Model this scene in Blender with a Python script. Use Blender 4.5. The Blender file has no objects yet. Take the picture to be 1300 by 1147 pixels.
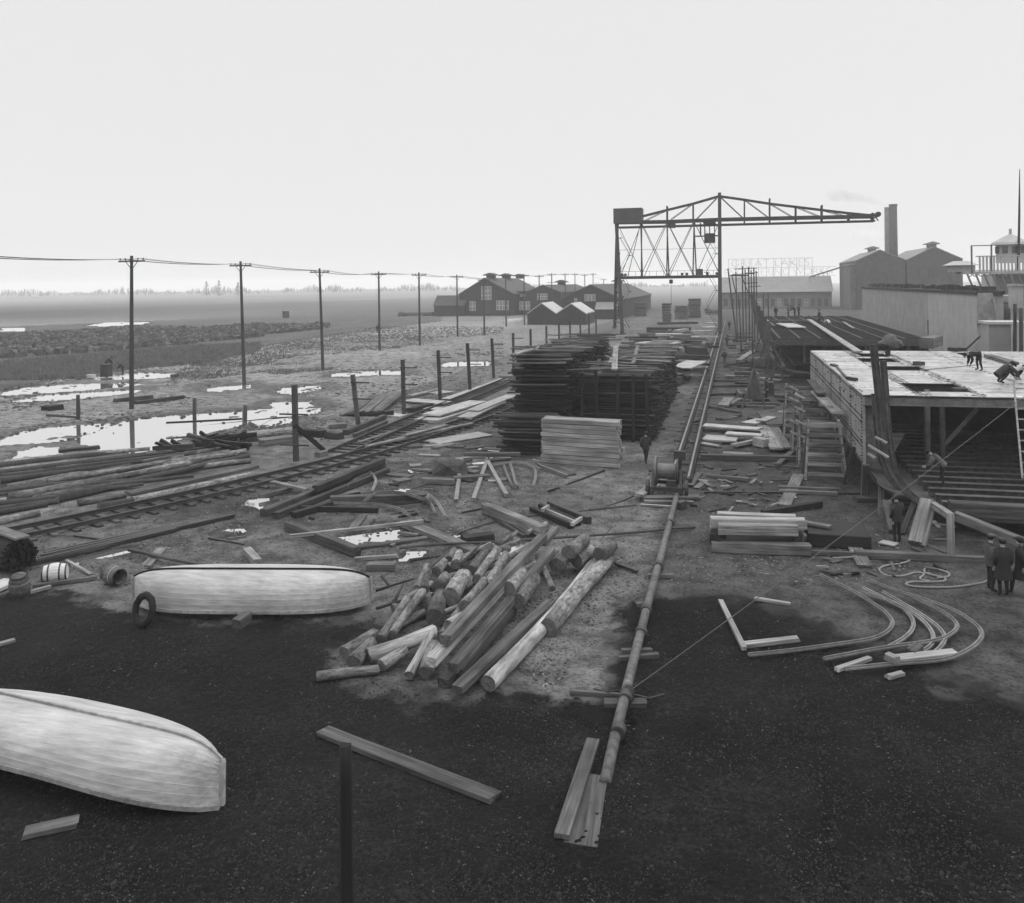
import bpy, bmesh, math, random
import numpy as np
from mathutils import Vector as V, Matrix as M4, Euler
random.seed(7)
rnd=random.random
def ru(a,b): return a+(b-a)*random.random()
S=bpy.context.scene; C=S.collection
# ------------------------------------------------------------------ camera model (photo is 1300 x 1147)
F=1100.;CX=650.;CY=360.6;RO=.013;H=10.;TH=math.atan(275/F)
cs,sn=math.cos(TH),math.sin(TH); cr,sr=math.cos(RO),math.sin(RO)
def uv(px,py):
    dx,dy=px-CX,py-CY
    return dx*cr-dy*sr, dx*sr+dy*cr
def at(px,py,z=0.):                       # point at height z seen there
    u,v=uv(px,py);t=(H-z)/v;d=t*F;l=t*u
    return V((-sn*d+cs*l,cs*d+sn*l,z))
def ray(t,u,v):
    d=t*F;l=t*u
    return V((-sn*d+cs*l,cs*d+sn*l,H-t*v))
def atY(px,py,Y):
    u,v=uv(px,py); return ray(Y/(cs*F+sn*u),u,v)
def atX(px,py,X):
    u,v=uv(px,py); return ray(X/(-sn*F+cs*u),u,v)
def mpp(p): return (-sn*p[0]+cs*p[1])/F   # metres per photo pixel at a point
cam=bpy.data.cameras.new('camera'); co=bpy.data.objects.new('camera',cam); C.objects.link(co)
cam.sensor_width=36; cam.lens=F/1300*36; cam.shift_y=-(573.5-CY)/1300; cam.clip_end=20000; cam.clip_start=.1
Rt=V((cs,sn,0)); Fw=V((-sn,cs,0)); Up=V((0,0,1))
xa=Rt*cr-Up*sr; ya=Up*cr+Rt*sr; za=-Fw
m=M4.Identity(4)
for i in range(3):
    m[i][0]=xa[i];m[i][1]=ya[i];m[i][2]=za[i];m[i][3]=(0,0,H)[i]
co.matrix_world=m; S.camera=co
# ------------------------------------------------------------------ light
S.view_settings.view_transform='Standard'; S.view_settings.look='None'; S.view_settings.exposure=0; S.view_settings.gamma=1
W=bpy.data.worlds.new("World"); S.world=W; W.use_nodes=True; nt=W.node_tree; N=nt.nodes; L=nt.links
for n in list(N): N.remove(n)
SUN_EL,SUN_AZ=math.radians(38),math.radians(62)      # azimuth clockwise from +Y
sky=N.new('ShaderNodeTexSky'); sky.sky_type='NISHITA'; sky.sun_disc=False; sky.sun_elevation=SUN_EL; sky.sun_rotation=SUN_AZ
bw=N.new('ShaderNodeRGBToBW'); L.new(sky.outputs[0],bw.inputs[0])
mx=N.new('ShaderNodeMix'); mx.data_type='RGBA'; mx.inputs[0].default_value=.93
L.new(bw.outputs[0],mx.inputs[6]); mx.inputs[7].default_value=(8.5,8.5,8.5,1)      # even overcast cloud over a thin clear sky
tcw=N.new('ShaderNodeTexCoord'); sxw=N.new('ShaderNodeSeparateXYZ'); L.new(tcw.outputs['Generated'],sxw.inputs[0])
def wm_(op,p,q):
    k=N.new('ShaderNodeMath'); k.operation=op
    for n_,v_ in enumerate((p,q)):
        if isinstance(v_,(int,float)): k.inputs[n_].default_value=v_
        else: L.new(v_,k.inputs[n_])
    return k.outputs[0]
zup=wm_('MAXIMUM',sxw.outputs[2],0.)
band=wm_('MULTIPLY',wm_('POWER',2.71828,wm_('MULTIPLY',zup,-1/.06)),.06)      # bright hazy band close to the horizon
zen=N.new('ShaderNodeMapRange'); zen.interpolation_type='SMOOTHSTEP'
for n_,v_ in zip((1,2,3,4),(.34,.8,1.,2.7)): zen.inputs[n_].default_value=v_
L.new(zup,zen.inputs[0])                                                     # overcast: brightest overhead
sc_=N.new('ShaderNodeVectorMath'); sc_.operation='SCALE'; L.new(mx.outputs[2],sc_.inputs[0]); L.new(wm_('ADD',zen.outputs[0],band),sc_.inputs[3])
bg=N.new('ShaderNodeBackground'); bg.inputs[1].default_value=.1; L.new(sc_.outputs[0],bg.inputs[0])
wo=N.new('ShaderNodeOutputWorld'); L.new(bg.outputs[0],wo.inputs[0])
sl=bpy.data.lights.new('sun','SUN'); sl.energy=.5; sl.angle=math.radians(25); sl.color=(1,.995,.985)
so=bpy.data.objects.new('sun',sl); C.objects.link(so)
sd=V((math.sin(SUN_AZ)*math.cos(SUN_EL),math.cos(SUN_AZ)*math.cos(SUN_EL),math.sin(SUN_EL)))
so.rotation_euler=sd.to_track_quat('Z','Y').to_euler(); so.location=(30,30,60)
S.cycles.volume_bounces=4; S.cycles.max_bounces=8; S.cycles.volume_step_rate=2.0
# ------------------------------------------------------------------ materials
def mat(name,val,sp=.35,scale=4,stretch=(1,1,1),rough=.85,bump=.25,rand=.25,metal=0.,fine=0.,spec=.3,seam=None,dist=.02):
    """grey procedural surface: value noise round a base albedo, bump, per-object variation"""
    m=bpy.data.materials.new(name); m.use_nodes=True; nt=m.node_tree; N=nt.nodes; L=nt.links
    b=N['Principled BSDF']; b.inputs['Roughness'].default_value=rough; b.inputs['Metallic'].default_value=metal
    b.inputs['Specular IOR Level'].default_value=spec
    tc=N.new('ShaderNodeTexCoord'); mp=N.new('ShaderNodeMapping'); mp.inputs['Scale'].default_value=stretch
    oi=N.new('ShaderNodeObjectInfo')
    ad=N.new('ShaderNodeVectorMath'); ad.operation='MULTIPLY_ADD'; L.new(oi.outputs['Random'],ad.inputs[0]); ad.inputs[1].default_value=(37,19,53); L.new(tc.outputs['Object'],ad.inputs[2])
    L.new(ad.outputs[0],mp.inputs[0])
    n1=N.new('ShaderNodeTexNoise'); n1.inputs['Scale'].default_value=scale; n1.inputs['Detail'].default_value=8; n1.inputs['Roughness'].default_value=.65; L.new(mp.outputs[0],n1.inputs['Vector'])
    n2=N.new('ShaderNodeTexNoise'); n2.inputs['Scale'].default_value=.7; n2.inputs['Detail'].default_value=4; L.new(ad.outputs[0],n2.inputs['Vector'])
    def mr(src,a,b_,c,d):
        k=N.new('ShaderNodeMapRange'); k.inputs[1].default_value=a;k.inputs[2].default_value=b_;k.inputs[3].default_value=c;k.inputs[4].default_value=d; L.new(src,k.inputs[0]); return k.outputs[0]
    def mu(a,b_):
        k=N.new('ShaderNodeMath'); k.operation='MULTIPLY'; L.new(a,k.inputs[0])
        if isinstance(b_,float): k.inputs[1].default_value=b_
        else: L.new(b_,k.inputs[1])
        return k.outputs[0]
    x=mr(n1.outputs[0],.3,.7,1-sp,1+sp); y=mr(n2.outputs[0],.3,.7,1-sp*.6,1+sp*.6); r=mr(oi.outputs['Random'],0,1,1-rand,1+rand)
    o=mu(mu(mu(x,y),r),float(val)*.74)
    if seam:   # plank / plate seams: period along each object axis
        sx=N.new('ShaderNodeSeparateXYZ'); L.new(tc.outputs['Object'],sx.inputs[0])
        for ax,per,wd,dk in seam:
            k=N.new('ShaderNodeMath'); k.operation='PINGPONG'; k.inputs[1].default_value=per/2; L.new(sx.outputs[ax],k.inputs[0])
            o=mu(o,mr(k.outputs[0],0,wd,dk,1))
    cb=N.new('ShaderNodeCombineColor'); 
    for i in range(3): L.new(o,cb.inputs[i])
    L.new(cb.outputs[0],b.inputs['Base Color'])
    if bump:
        bp=N.new('ShaderNodeBump'); bp.inputs['Strength'].default_value=bump; bp.inputs['Distance'].default_value=dist; L.new(n1.outputs[0],bp.inputs['Height']); L.new(bp.outputs[0],b.inputs['Normal'])
    return m
LX=(.12,3,3)
MT=dict(
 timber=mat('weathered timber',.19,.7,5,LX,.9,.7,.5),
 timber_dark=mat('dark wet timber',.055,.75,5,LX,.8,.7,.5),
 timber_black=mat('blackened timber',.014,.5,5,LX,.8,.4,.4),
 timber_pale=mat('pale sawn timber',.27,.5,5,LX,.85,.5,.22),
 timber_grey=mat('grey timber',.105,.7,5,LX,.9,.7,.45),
 bark=mat('bark',.18,.8,5,(.7,2,2),.95,1.,.5,dist=.04),
 bark_pale=mat('peeled log',.33,.75,3,(.35,2.5,2.5),.9,.6,.25),
 endgrain=mat('sawn log end',.12,.5,9,(1,1,1),.9,.4,.3),
 pole=mat('tarred pole',.055,.45,4,(3,3,.15),.9,.5,.3),
 iron=mat('dark iron',.03,.45,6,(1,1,1),.6,.3,.3,spec=.5),
 steel=mat('bare steel',.13,.4,4,(1,1,1),.5,.25,.2,spec=.5),
 steel_pale=mat('pale angle steel',.19,.35,5,(1,1,1),.55,.25,.2,spec=.5),
 pipe=mat('scaled pipe',.085,.8,6,(1,1,1),.6,.35,.1,spec=.5),
 crane=mat('crane steel',.022,.35,2,(1,1,1),.7,.1,.1),
 crane_box=mat('crane sheet',.055,.3,1.5,(1,1,1),.8,.1,.1),
 boat=mat('white boat paint',.44,.26,3.5,(.35,2.5,3),.7,.5,.05),
 boat_trim=mat('worn boat trim',.33,.4,6,(1,1,1),.8,.3,.1),
 black=mat('black rubber',.012,.5,8,(1,1,1),.8,.5,.1),
 deck=mat('wet deck with painted sheen',.40,.5,2.5,(1,1,1),.4,.08,.02,spec=.6),  # pale base colour stands in for the sky's reflection on wet steel
 hullside=mat('riveted hull plate',.30,.3,2,(1,1,1),.6,.12,.05),
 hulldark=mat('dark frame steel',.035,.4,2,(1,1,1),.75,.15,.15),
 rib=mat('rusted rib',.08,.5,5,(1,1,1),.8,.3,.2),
 inside=mat('shade-toned inner plating',.05,.4,2,(1,1,1),.9,.1,.1),  # dark base colour carries the shade inside the hulls
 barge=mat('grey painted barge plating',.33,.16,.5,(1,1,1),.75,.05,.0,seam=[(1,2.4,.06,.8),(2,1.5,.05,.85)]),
 barge_light=mat('lighter barge plating',.42,.12,.5,(1,1,1),.75,.05,.0,seam=[(1,2.4,.06,.85),(2,1.5,.05,.88)]),  # same plating in a lighter grey for the near stretch
 barn=mat('dark board wall',.035,.35,1,(1,1,1),.95,.1,.1,seam=[(0,.9,.06,.6)]),
 barn_roof=mat('felt roof',.07,.25,.6,(1,1,1),.95,.1,.15,seam=[(1,2.,.1,.8)]),
 roof_pale=mat('pale seamed roof',.5,.15,.8,(1,1,1),.5,.08,.05,seam=[(1,1.,.06,.75)]),  # one pale grey over the whole roof, with thin dark seams
 roof_grey=mat('grey works roof',.27,.12,.3,(1,1,1),.85,.05,.0,seam=[(0,3.,.12,.9)]),
 brick=mat('dim brick',.085,.25,.8,(1,1,1),.95,.1,.05),
 brick_pale=mat('sooty pale brick',.16,.25,.6,(1,1,1),.95,.1,.05),
 glass=mat('pale window',.24,.2,1,(1,1,1),.25,.0,.1,spec=.6),
 glass_dark=mat('dark window',.06,.3,1,(1,1,1),.25,.0,.2,spec=.6),
 trim=mat('pale trim',.5,.15,2,(1,1,1),.8,.0,.05),
 cloth=mat('dark cloth',.022,.35,9,(1,1,1),.95,.4,.35),
 coat=mat('dark wool coat',.038,.3,12,(1,1,1),.95,.4,.3),
 sign=mat('pale sign letter',.95,.05,1,(1,1,1),.8,.0,.0),
 guy=mat('thin guy rope',.10,.2,5,(1,1,1),.8,0,.1),
 shirt=mat('pale shirt',.5,.2,9,(1,1,1),.9,.3,.1),
 skin=mat('skin',.33,.1,9,(1,1,1),.7,.1,.1),
 canvas=mat('grey canvas',.10,.35,5,(1,1,1),.95,.5,.1),
 rope=mat('rope',.27,.3,20,(1,1,1),.95,.4,.1),
 wire=mat('wire',.03,.2,5,(1,1,1),.6,0,.1),
 cable=mat('pale cable',.2,.2,5,(1,1,1),.6,0,.1),
 clod=mat('peat clod',.06,.6,6,(1,1,1),1,.6,.5),
 clod_pale=mat('dry clod',.15,.6,6,(1,1,1),1,.6,.3),
 weed=mat('cinder weeds',.06,.5,6,(1,1,1),1,0,.3),
 chip=mat('pale chip',.2,.5,9,(1,1,1),.9,.3,.5),
 stone=mat('cinder lump',.018,.5,9,(1,1,1),.95,.5,.6),
 grass=mat('dry marsh grass',.15,.4,3,(1,1,1),1,0,.2),
 twig=mat('bare branches',.05,.3,1,(1,1,1),1,0,.2),
 ship=mat('white ship paint',.42,.12,1,(1,1,1),.6,.05,.05),
 plate=mat('pale steel plate',.36,.35,2,(1,1,1),.55,.15,.25,spec=.5),
 barrelwhite=mat('whitewashed staves',.6,.25,6,(.2,2,2),.9,.4,.05),
)
# water: shallow pools; metallic base colour raises the sky reflection above water's own
wm=bpy.data.materials.new('puddle water'); wm.use_nodes=True; b=wm.node_tree.nodes['Principled BSDF']
b.inputs['Base Color'].default_value=(.74,.74,.74,1); b.inputs['Metallic'].default_value=.93; b.inputs['Roughness'].default_value=.035
MT['water']=wm
# ------------------------------------------------------------------ builders
def tag(o,label=None,cat=None,group=None,kind=None):
    if label: o['label']=label
    if cat: o['category']=cat
    if group: o['group']=group
    if kind: o['kind']=kind
    return o
def empty(name,loc,label=None,cat=None,group=None,rz=0):
    o=bpy.data.objects.new(name,None); C.objects.link(o); o.location=loc; o.rotation_euler=(0,0,rz); o.empty_display_size=.3
    return tag(o,label,cat,group)
def frame(p,q,up=V((0,0,1)),roll=0):
    x=(q-p).normalized()
    if abs(x.dot(up))>.97: up=V((0,1,0)) if abs(x.y)<.9 else V((1,0,0))
    y=up.cross(x).normalized(); z=x.cross(y)
    if roll: 
        a=y*math.cos(roll)+z*math.sin(roll); z=x.cross(a); y=a
    return x,y,z
class MB:
    def __init__(s): s.v=[];s.f=[];s.m=[]
    def add(s,vs,fs,mi=0):
        k=len(s.v); s.v+=[V(a) for a in vs]; s.f+=[tuple(i+k for i in f) for f in fs]; s.m+=[mi]*len(fs); return s
    def box(s,a,b,mi=0):
        x0,y0,z0=[min(a[i],b[i]) for i in range(3)]; x1,y1,z1=[max(a[i],b[i]) for i in range(3)]
        return s.add([(x0,y0,z0),(x1,y0,z0),(x1,y1,z0),(x0,y1,z0),(x0,y0,z1),(x1,y0,z1),(x1,y1,z1),(x0,y1,z1)],
          [(0,3,2,1),(4,5,6,7),(0,1,5,4),(1,2,6,5),(2,3,7,6),(3,0,4,7)],mi)
    def bar(s,p,q,w,h=None,roll=0,mi=0):
        p,q=V(p),V(q); h=w if h is None else h; x,y,z=frame(p,q,roll=roll); vs=[]
        for e in (p,q):
            for a,b in ((-1,-1),(1,-1),(1,1),(-1,1)): vs.append(e+y*a*w/2+z*b*h/2)
        return s.add(vs,[(0,3,2,1),(4,5,6,7),(0,1,5,4),(1,2,6,5),(2,3,7,6),(3,0,4,7)],mi)
    def tube(s,pts,r,n=8,mi=0,caps=True):
        pts=[V(p) for p in pts]; k=len(pts); rr=r if isinstance(r,(list,tuple)) else [r]*k; vs=[];fs=[]
        up=None
        for i,p in enumerate(pts):
            t=(pts[min(i+1,k-1)]-pts[max(i-1,0)]).normalized()
            if up is None: up=V((0,0,1)) if abs(t.z)<.9 else V((1,0,0))
            y=up.cross(t).normalized(); z=t.cross(y); up=z
            for j in range(n):
                a=2*math.pi*j/n; vs.append(p+(y*math.cos(a)+z*math.sin(a))*rr[i])
        for i in range(k-1):
            for j in range(n):
                fs.append((i*n+j,i*n+(j+1)%n,(i+1)*n+(j+1)%n,(i+1)*n+j))
        if caps: fs+= [tuple(reversed(range(n))),tuple(range((k-1)*n,k*n))]
        return s.add(vs,fs,mi)
    def cyl(s,p,q,r,r2=None,n=10,mi=0): return s.tube([p,q],[r,r if r2 is None else r2],n,mi)
    def quad(s,*p,mi=0): return s.add(p,[tuple(range(len(p)))],mi)
    def ribbon(s,pts,w,h,mi=0):            # flat bar following a line
        pts=[V(p) for p in pts]; k=len(pts); vs=[];fs=[]
        for i,p in enumerate(pts):
            t=(pts[min(i+1,k-1)]-pts[max(i-1,0)]).normalized(); y=V((0,0,1)).cross(t).normalized(); z=V((0,0,1))
            vs+=[p-y*w/2,p+y*w/2,p+y*w/2+z*h,p-y*w/2+z*h]
        for i in range(k-1):
            a=4*i
            for j in range(4): fs.append((a+j,a+4+j,a+4+(j+1)%4,a+(j+1)%4))
        fs+=[(0,1,2,3),(4*k-1,4*k-2,4*k-3,4*k-4)]
        return s.add(vs,fs,mi)
    def build(s,name,mats,parent=None,loc=None,smooth=False,bevel=0):
        o0=V(loc) if loc is not None else (V(parent.get('_w',(0,0,0))) if parent else V((0,0,0)))
        me=bpy.data.meshes.new(name)
        me.from_pydata([tuple(a-o0) for a in s.v],[],s.f)
        for a in (mats if isinstance(mats,(list,tuple)) else [mats]): me.materials.append(MT[a] if isinstance(a,str) else a)
        me.polygons.foreach_set('material_index',s.m)
        if smooth: me.polygons.foreach_set('use_smooth',[True]*len(me.polygons))
        bm=bmesh.new(); bm.from_mesh(me); bmesh.ops.recalc_face_normals(bm,faces=bm.faces)
        if bevel: bmesh.ops.bevel(bm,geom=bm.edges[:],offset=bevel,segments=1,affect='EDGES')
        bm.to_mesh(me); bm.free(); me.update()
        o=bpy.data.objects.new(name,me); C.objects.link(o)
        if parent: o.parent=parent; o['_w']=tuple(o0)
        else: o.location=o0
        return o
def thing(name,loc,label,cat,group=None):   # Empty whose parts are given in world coordinates
    e=empty(name,loc,label,cat,group); e['_w']=tuple(loc); return e
def placed(name,me_v,me_f,mi,mats,p,q,parent=None,roll=0,smooth=False):
    """mesh given along local X, laid between p and q so the wood grain follows it"""
    x,y,z=frame(p,q,roll=roll); me=bpy.data.meshes.new(name); me.from_pydata(me_v,[],me_f)
    for a in mats: me.materials.append(MT[a])
    me.polygons.foreach_set('material_index',mi)
    if smooth: me.polygons.foreach_set('use_smooth',[k==0 for k in mi])
    me.update(); o=bpy.data.objects.new(name,me); C.objects.link(o)
    c=(p+q)/2; mt=M4.Identity(4)
    for i in range(3): mt[i][0]=x[i];mt[i][1]=y[i];mt[i][2]=z[i];mt[i][3]=c[i]
    o.matrix_world=mt
    return o
def beam(name,p,q,w,h,mt,roll=0,rag=.0):
    p,q=V(p),V(q); l=(q-p).length/2; b=min(w,h)*.07; vs=[];fs=[]
    n=5 if l>1.2 else 2
    bend=ru(-1,1)*min(.03,l*.006)
    for i in range(n):
        t=-1+2*i/(n-1); x=l*t; dz=bend*(1-t*t); e=1
        ys,zs=w/2*e,h/2*e
        ex=[ru(-rag,rag) if i in(0,n-1) else 0 for _ in range(8)]
        pr=[(-ys+b,-zs),(ys-b,-zs),(ys,-zs+b),(ys,zs-b),(ys-b,zs),(-ys+b,zs),(-ys,zs-b),(-ys,-zs+b)]
        vs+=[(x+ex[j],a,c+dz) for j,(a,c) in enumerate(pr)]
    for i in range(n-1):
        for j in range(8): fs.append((i*8+j,i*8+(j+1)%8,(i+1)*8+(j+1)%8,(i+1)*8+j))
    mi=[0]*len(fs); fs+=[tuple(reversed(range(8))),tuple(range((n-1)*8,n*8))]; mi+=[0,0]
    return placed(name,vs,fs,mi,[mt],p,q,roll=roll)
def log(name,p,q,r1,r2,mt='bark',end='endgrain'):
    p,q=V(p),V(q); L_=(q-p).length; n=14; k=max(3,min(9,int(L_/.5)+2)); vs=[];fs=[]
    ph=ru(0,6); b1=ru(-.04,.04)*L_*.25; knots=[(ru(-.45,.45)*L_,ru(0,6.28)) for _ in range(int(L_*1.2))]
    for i in range(k):
        t=i/(k-1); x=-L_/2+L_*t; r=r1+(r2-r1)*t
        for j in range(n):
            a=2*math.pi*j/n; rr=r*(1+.07*math.sin(2*a+ph+t*2)+.04*math.sin(3*a-ph*2+t*5)+ru(-.025,.025))
            for kx,ka in knots:
                if abs(kx-x)<.35 and abs((a-ka+3.14)%6.28-3.14)<.4: rr*=1.12
            vs.append((x+(ru(-.02,.02) if i in(0,k-1) else 0),math.cos(a)*rr+b1*math.sin(math.pi*t),math.sin(a)*rr+b1*.5*math.sin(math.pi*t)))
    for i in range(k-1):
        for j in range(n): fs.append((i*n+j,i*n+(j+1)%n,(i+1)*n+(j+1)%n,(i+1)*n+j))
    mi=[0]*len(fs); fs+=[tuple(reversed(range(n))),tuple(range((k-1)*n,k*n))]; mi+=[1,1]
    return placed(name,vs,fs,mi,[mt,end],p,q,smooth=True)
def copy_tree(o,parent=None):
    c=o.copy(); C.objects.link(c); c.parent=parent
    for ch in list(o.children): copy_tree(ch,c)
    return c
def dense(pts,k=5):
    """Catmull-Rom through points"""
    P=[V(p) for p in pts]; P=[P[0]*2-P[1]]+P+[P[-1]*2-P[-2]]; out=[]
    for i in range(1,len(P)-2):
        a,b,c,d=P[i-1:i+3]
        for j in range(k):
            t=j/k; out.append(.5*((2*b)+(c-a)*t+(2*a-5*b+4*c-d)*t*t+(3*b-a-3*c+d)*t**3))
    return out+[P[-2]]
# ================================================================== ground
def hsh(ix,iy,s):
    h=(ix.astype(np.int64)*374761393+iy.astype(np.int64)*668265263+s*1442695041)&0x7fffffff
    h=((h^(h>>13))*1274126177)&0x7fffffff
    return ((h^(h>>16))&0xffff)/65535.*2-1
def vn(x,y,s=0):
    ix=np.floor(x);iy=np.floor(y);fx=x-ix;fy=y-iy
    fx=fx*fx*(3-2*fx);fy=fy*fy*(3-2*fy)
    a=hsh(ix,iy,s);b=hsh(ix+1,iy,s);c=hsh(ix,iy+1,s);d=hsh(ix+1,iy+1,s)
    return (a*(1-fx)+b*fx)*(1-fy)+(c*(1-fx)+d*fx)*fy
def fbm(x,y,o=4,s=0,g=.5):
    r=0;a=1;t=0
    for i in range(o):
        r=r+a*vn(x*2**i+i*17.3,y*2**i-i*9.1,s+i);t+=a;a*=g
    return r/t
def inpoly(x,y,poly):
    r=np.zeros(x.shape,bool);n=len(poly)
    for i in range(n):
        x1,y1=poly[i];x2,y2=poly[(i+1)%n]
        if y1==y2: continue
        c=(y1>y)!=(y2>y); r^=c&(x<(x2-x1)*(y-y1)/(y2-y1)+x1)
    return r
def wpoly(px): return [tuple(at(a,b)[:2]) for a,b in px]
PUD=[
 [(96,556),(118,546),(165,533),(200,529),(250,525),(300,522),(345,517),(408,516),(408,523),(370,529),(325,532),(300,541),(270,549),(230,557),(206,568),(175,575),(130,575),(104,563)],
 [(0,556),(30,548),(68,541),(100,539),(135,539),(110,549),(90,557),(60,561),(0,563)],
 [(0,584),(25,572),(60,564),(78,569),(78,577),(30,582),(0,590)],
 [(5,510),(60,501),(140,496),(199,492),(192,498),(120,504),(40,510)],
 [(0,498),(30,491),(90,487),(150,486),(195,487),(150,493),(60,499),(0,503)],
 [(112,481),(125,473),(170,473),(228,473),(222,479),(160,482),(120,483)],
 [(0,417),(35,416.5),(33,420.5),(0,421.5)],[(108,414),(130,410),(186,408.3),(187,411.5),(130,415)],
 [(337,516),(352,509),(400,508),(406,514),(360,519)],[(346,498),(352,492),(408,488),(412,494),(375,500)],
 [(322,541),(325,526),(350,523),(369,531),(366,537)],[(420,479),(424,474),(452,471),(515,470),(512,475),(455,478)],
 [(563,466),(566,460),(620,459),(620,464)],[(255,496),(262,490),(320,487),(318,493),(270,499)],
 [(620,690),(628,685),(668,683),(676,692),(656,716),(630,716),(618,703)],[(506,712),(508,703),(540,702),(543,712),(525,717)],[(564,687),(566,679),(584,680),(584,688)],
 [(598,575),(602,568),(634,566),(632,575)],[(588,588),(591,580),(632,581),(628,590)],[(516,598),(519,593),(544,592),(541,600)],[(502,624),(505,618),(530,617),(528,625)],
 [(313,637),(320,631),(348,630),(347,643),(332,650)],[(775,880),(780,866),(797,860),(800,872),(787,886)],[(768,908),(773,902),(789,902),(784,922)],
 [(90,712),(110,702),(150,697),(172,694),(168,698),(130,706),(100,715)],[(300,670),(312,662),(330,664),(322,673)],
 [(420,692),(440,682),(500,675),(540,672),(545,680),(480,690),(440,697)],
]
PUDW=[wpoly(p) for p in PUD]
CIND=wpoly([(-900,752),(0,750),(110,745),(165,780),(470,790),(482,810),(400,842),(480,862),(560,882),(640,878),(700,885),(770,880),(792,800),(802,758),(850,752),(900,757),(980,765),(1040,785),(1060,815),(1130,835),(1200,862),(1320,900),(3000,1000),(3000,1230),(-1500,1230)])
vs_=np.concatenate([np.arange(4.6,12,.45),np.arange(12,130,.9),np.arange(130,300,1.2),np.arange(300,960,1.8)])
ds=np.concatenate([F*H/vs_,[9.5,7,4,0,-15,-60]])
us=np.concatenate([-np.geomspace(6000,720,40)[:-1],np.arange(-720,720,2.),np.geomspace(720,6000,40)])
D,U=np.meshgrid(ds,us,indexing='ij')
Lt=U/F*np.maximum(D,11.5)
GX=-sn*D+cs*Lt; GY=cs*D+sn*Lt
wx=GX+.9*fbm(GX*.35,GY*.35,4,5,.6)+.25*vn(GX*2.1,GY*2.1,8); wy=GY+1.2*fbm(GX*.35+40,GY*.25,4,6,.6)+.3*vn(GX*1.9,GY*1.9,9)
def sstep(a,b,x): 
    t=np.clip((x-a)/(b-a),0,1); return t*t*(3-2*t)
left=sstep(-26,-34,GX)                       # rough open ground left of the fence posts
yard=1-left
Z=.035*fbm(GX*.8,GY*.8,4,1)+.012*fbm(GX*4,GY*4,3,2)+left*.16*fbm(GX*.16,GY*.16,4,3)
Z=np.maximum(Z,-.035+.01*vn(GX*3,GY*3,12))
# low muddy banks and cart ruts on the waste ground
for (ax,ay),(bx,by),hh,ww in [(at(0,530)[:2],at(200,498)[:2],.25,1.6),(at(200,498)[:2],at(330,478)[:2],.3,1.8),(at(430,462)[:2],at(640,428)[:2],.7,3.2),(at(390,458)[:2],at(455,452)[:2],.6,2.5),(at(330,468)[:2],at(520,462)[:2],.35,2)]:
    dx,dy=bx-ax,by-ay; t=np.clip(((GX-ax)*dx+(GY-ay)*dy)/(dx*dx+dy*dy),0,1); q=np.hypot(wx-ax-t*dx,wy-ay-t*dy)
    Z=Z+hh*np.exp(-(q/ww)**2)*(1+.5*fbm(GX*.7,GY*.7,3,21))
near=np.clip(1-D/60,0,1)
cind=sum(inpoly(wx+1.1*vn(GX*.9+k*7,GY*.9,80+k)*(.35+.015*D)+.5*fbm(GX*2.2,GY*2.2,3,140,.6),wy+1.5*vn(GX*.8,GY*.8+k*5,90+k)*(.35+.015*D)+.6*fbm(GX*2.2+9,GY*2.2,3,141,.6),CIND).astype(float) for k in range(7))/7
ru1=np.minimum(np.abs(GX-.9-.9*np.sin(GY*.12)-.25*vn(GY*.5,GY*.1,3)),np.abs(GX-2.3-.9*np.sin(GY*.12)-.25*vn(GY*.5,GY*.1,3))); ru2=np.minimum(np.abs(GX*.35+GY-18.5-.4*vn(GX*.3,GX*.1,4)),np.abs(GX*.35+GY-20-.4*vn(GX*.3,GX*.1,4)))
Z-=.05*np.exp(-(ru1/.16)**2)*(GY<45)*(GX>-2)+.045*np.exp(-(ru2/.15)**2)*(GX<-3)*(GX>-30)
Z-=.03*np.maximum(0,fbm(GX*2.6,GY*2.6,2,150)-.25)*(GY<60)*(GX>-26)   # trodden footmarks
Z+=cind*(.03*fbm(GX*6,GY*6,3,31)+.02*near*vn(GX*17,GY*17,33))
# worn hollow along the pipe and the foreground trench
px_=np.abs(GX+2.45); 
pm=np.zeros(GX.shape)
for P in PUDW:
    xs=[a for a,b in P];ys=[b for a,b in P]
    bb=(GX>min(xs)-4)&(GX<max(xs)+4)&(GY>min(ys)-4)&(GY<max(ys)+4)
    if bb.any(): pm[bb]=np.maximum(pm[bb],inpoly(wx[bb],wy[bb],P))
Z=np.where(pm>0,np.minimum(Z,0)*.5-.075+.05*np.maximum(fbm(GX*.9,GY*.6,4,41,.5)-.36,0)*5,Z)
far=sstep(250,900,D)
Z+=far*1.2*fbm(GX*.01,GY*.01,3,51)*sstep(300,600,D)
Z=np.where(D<11,np.minimum(Z,0),Z)
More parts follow.
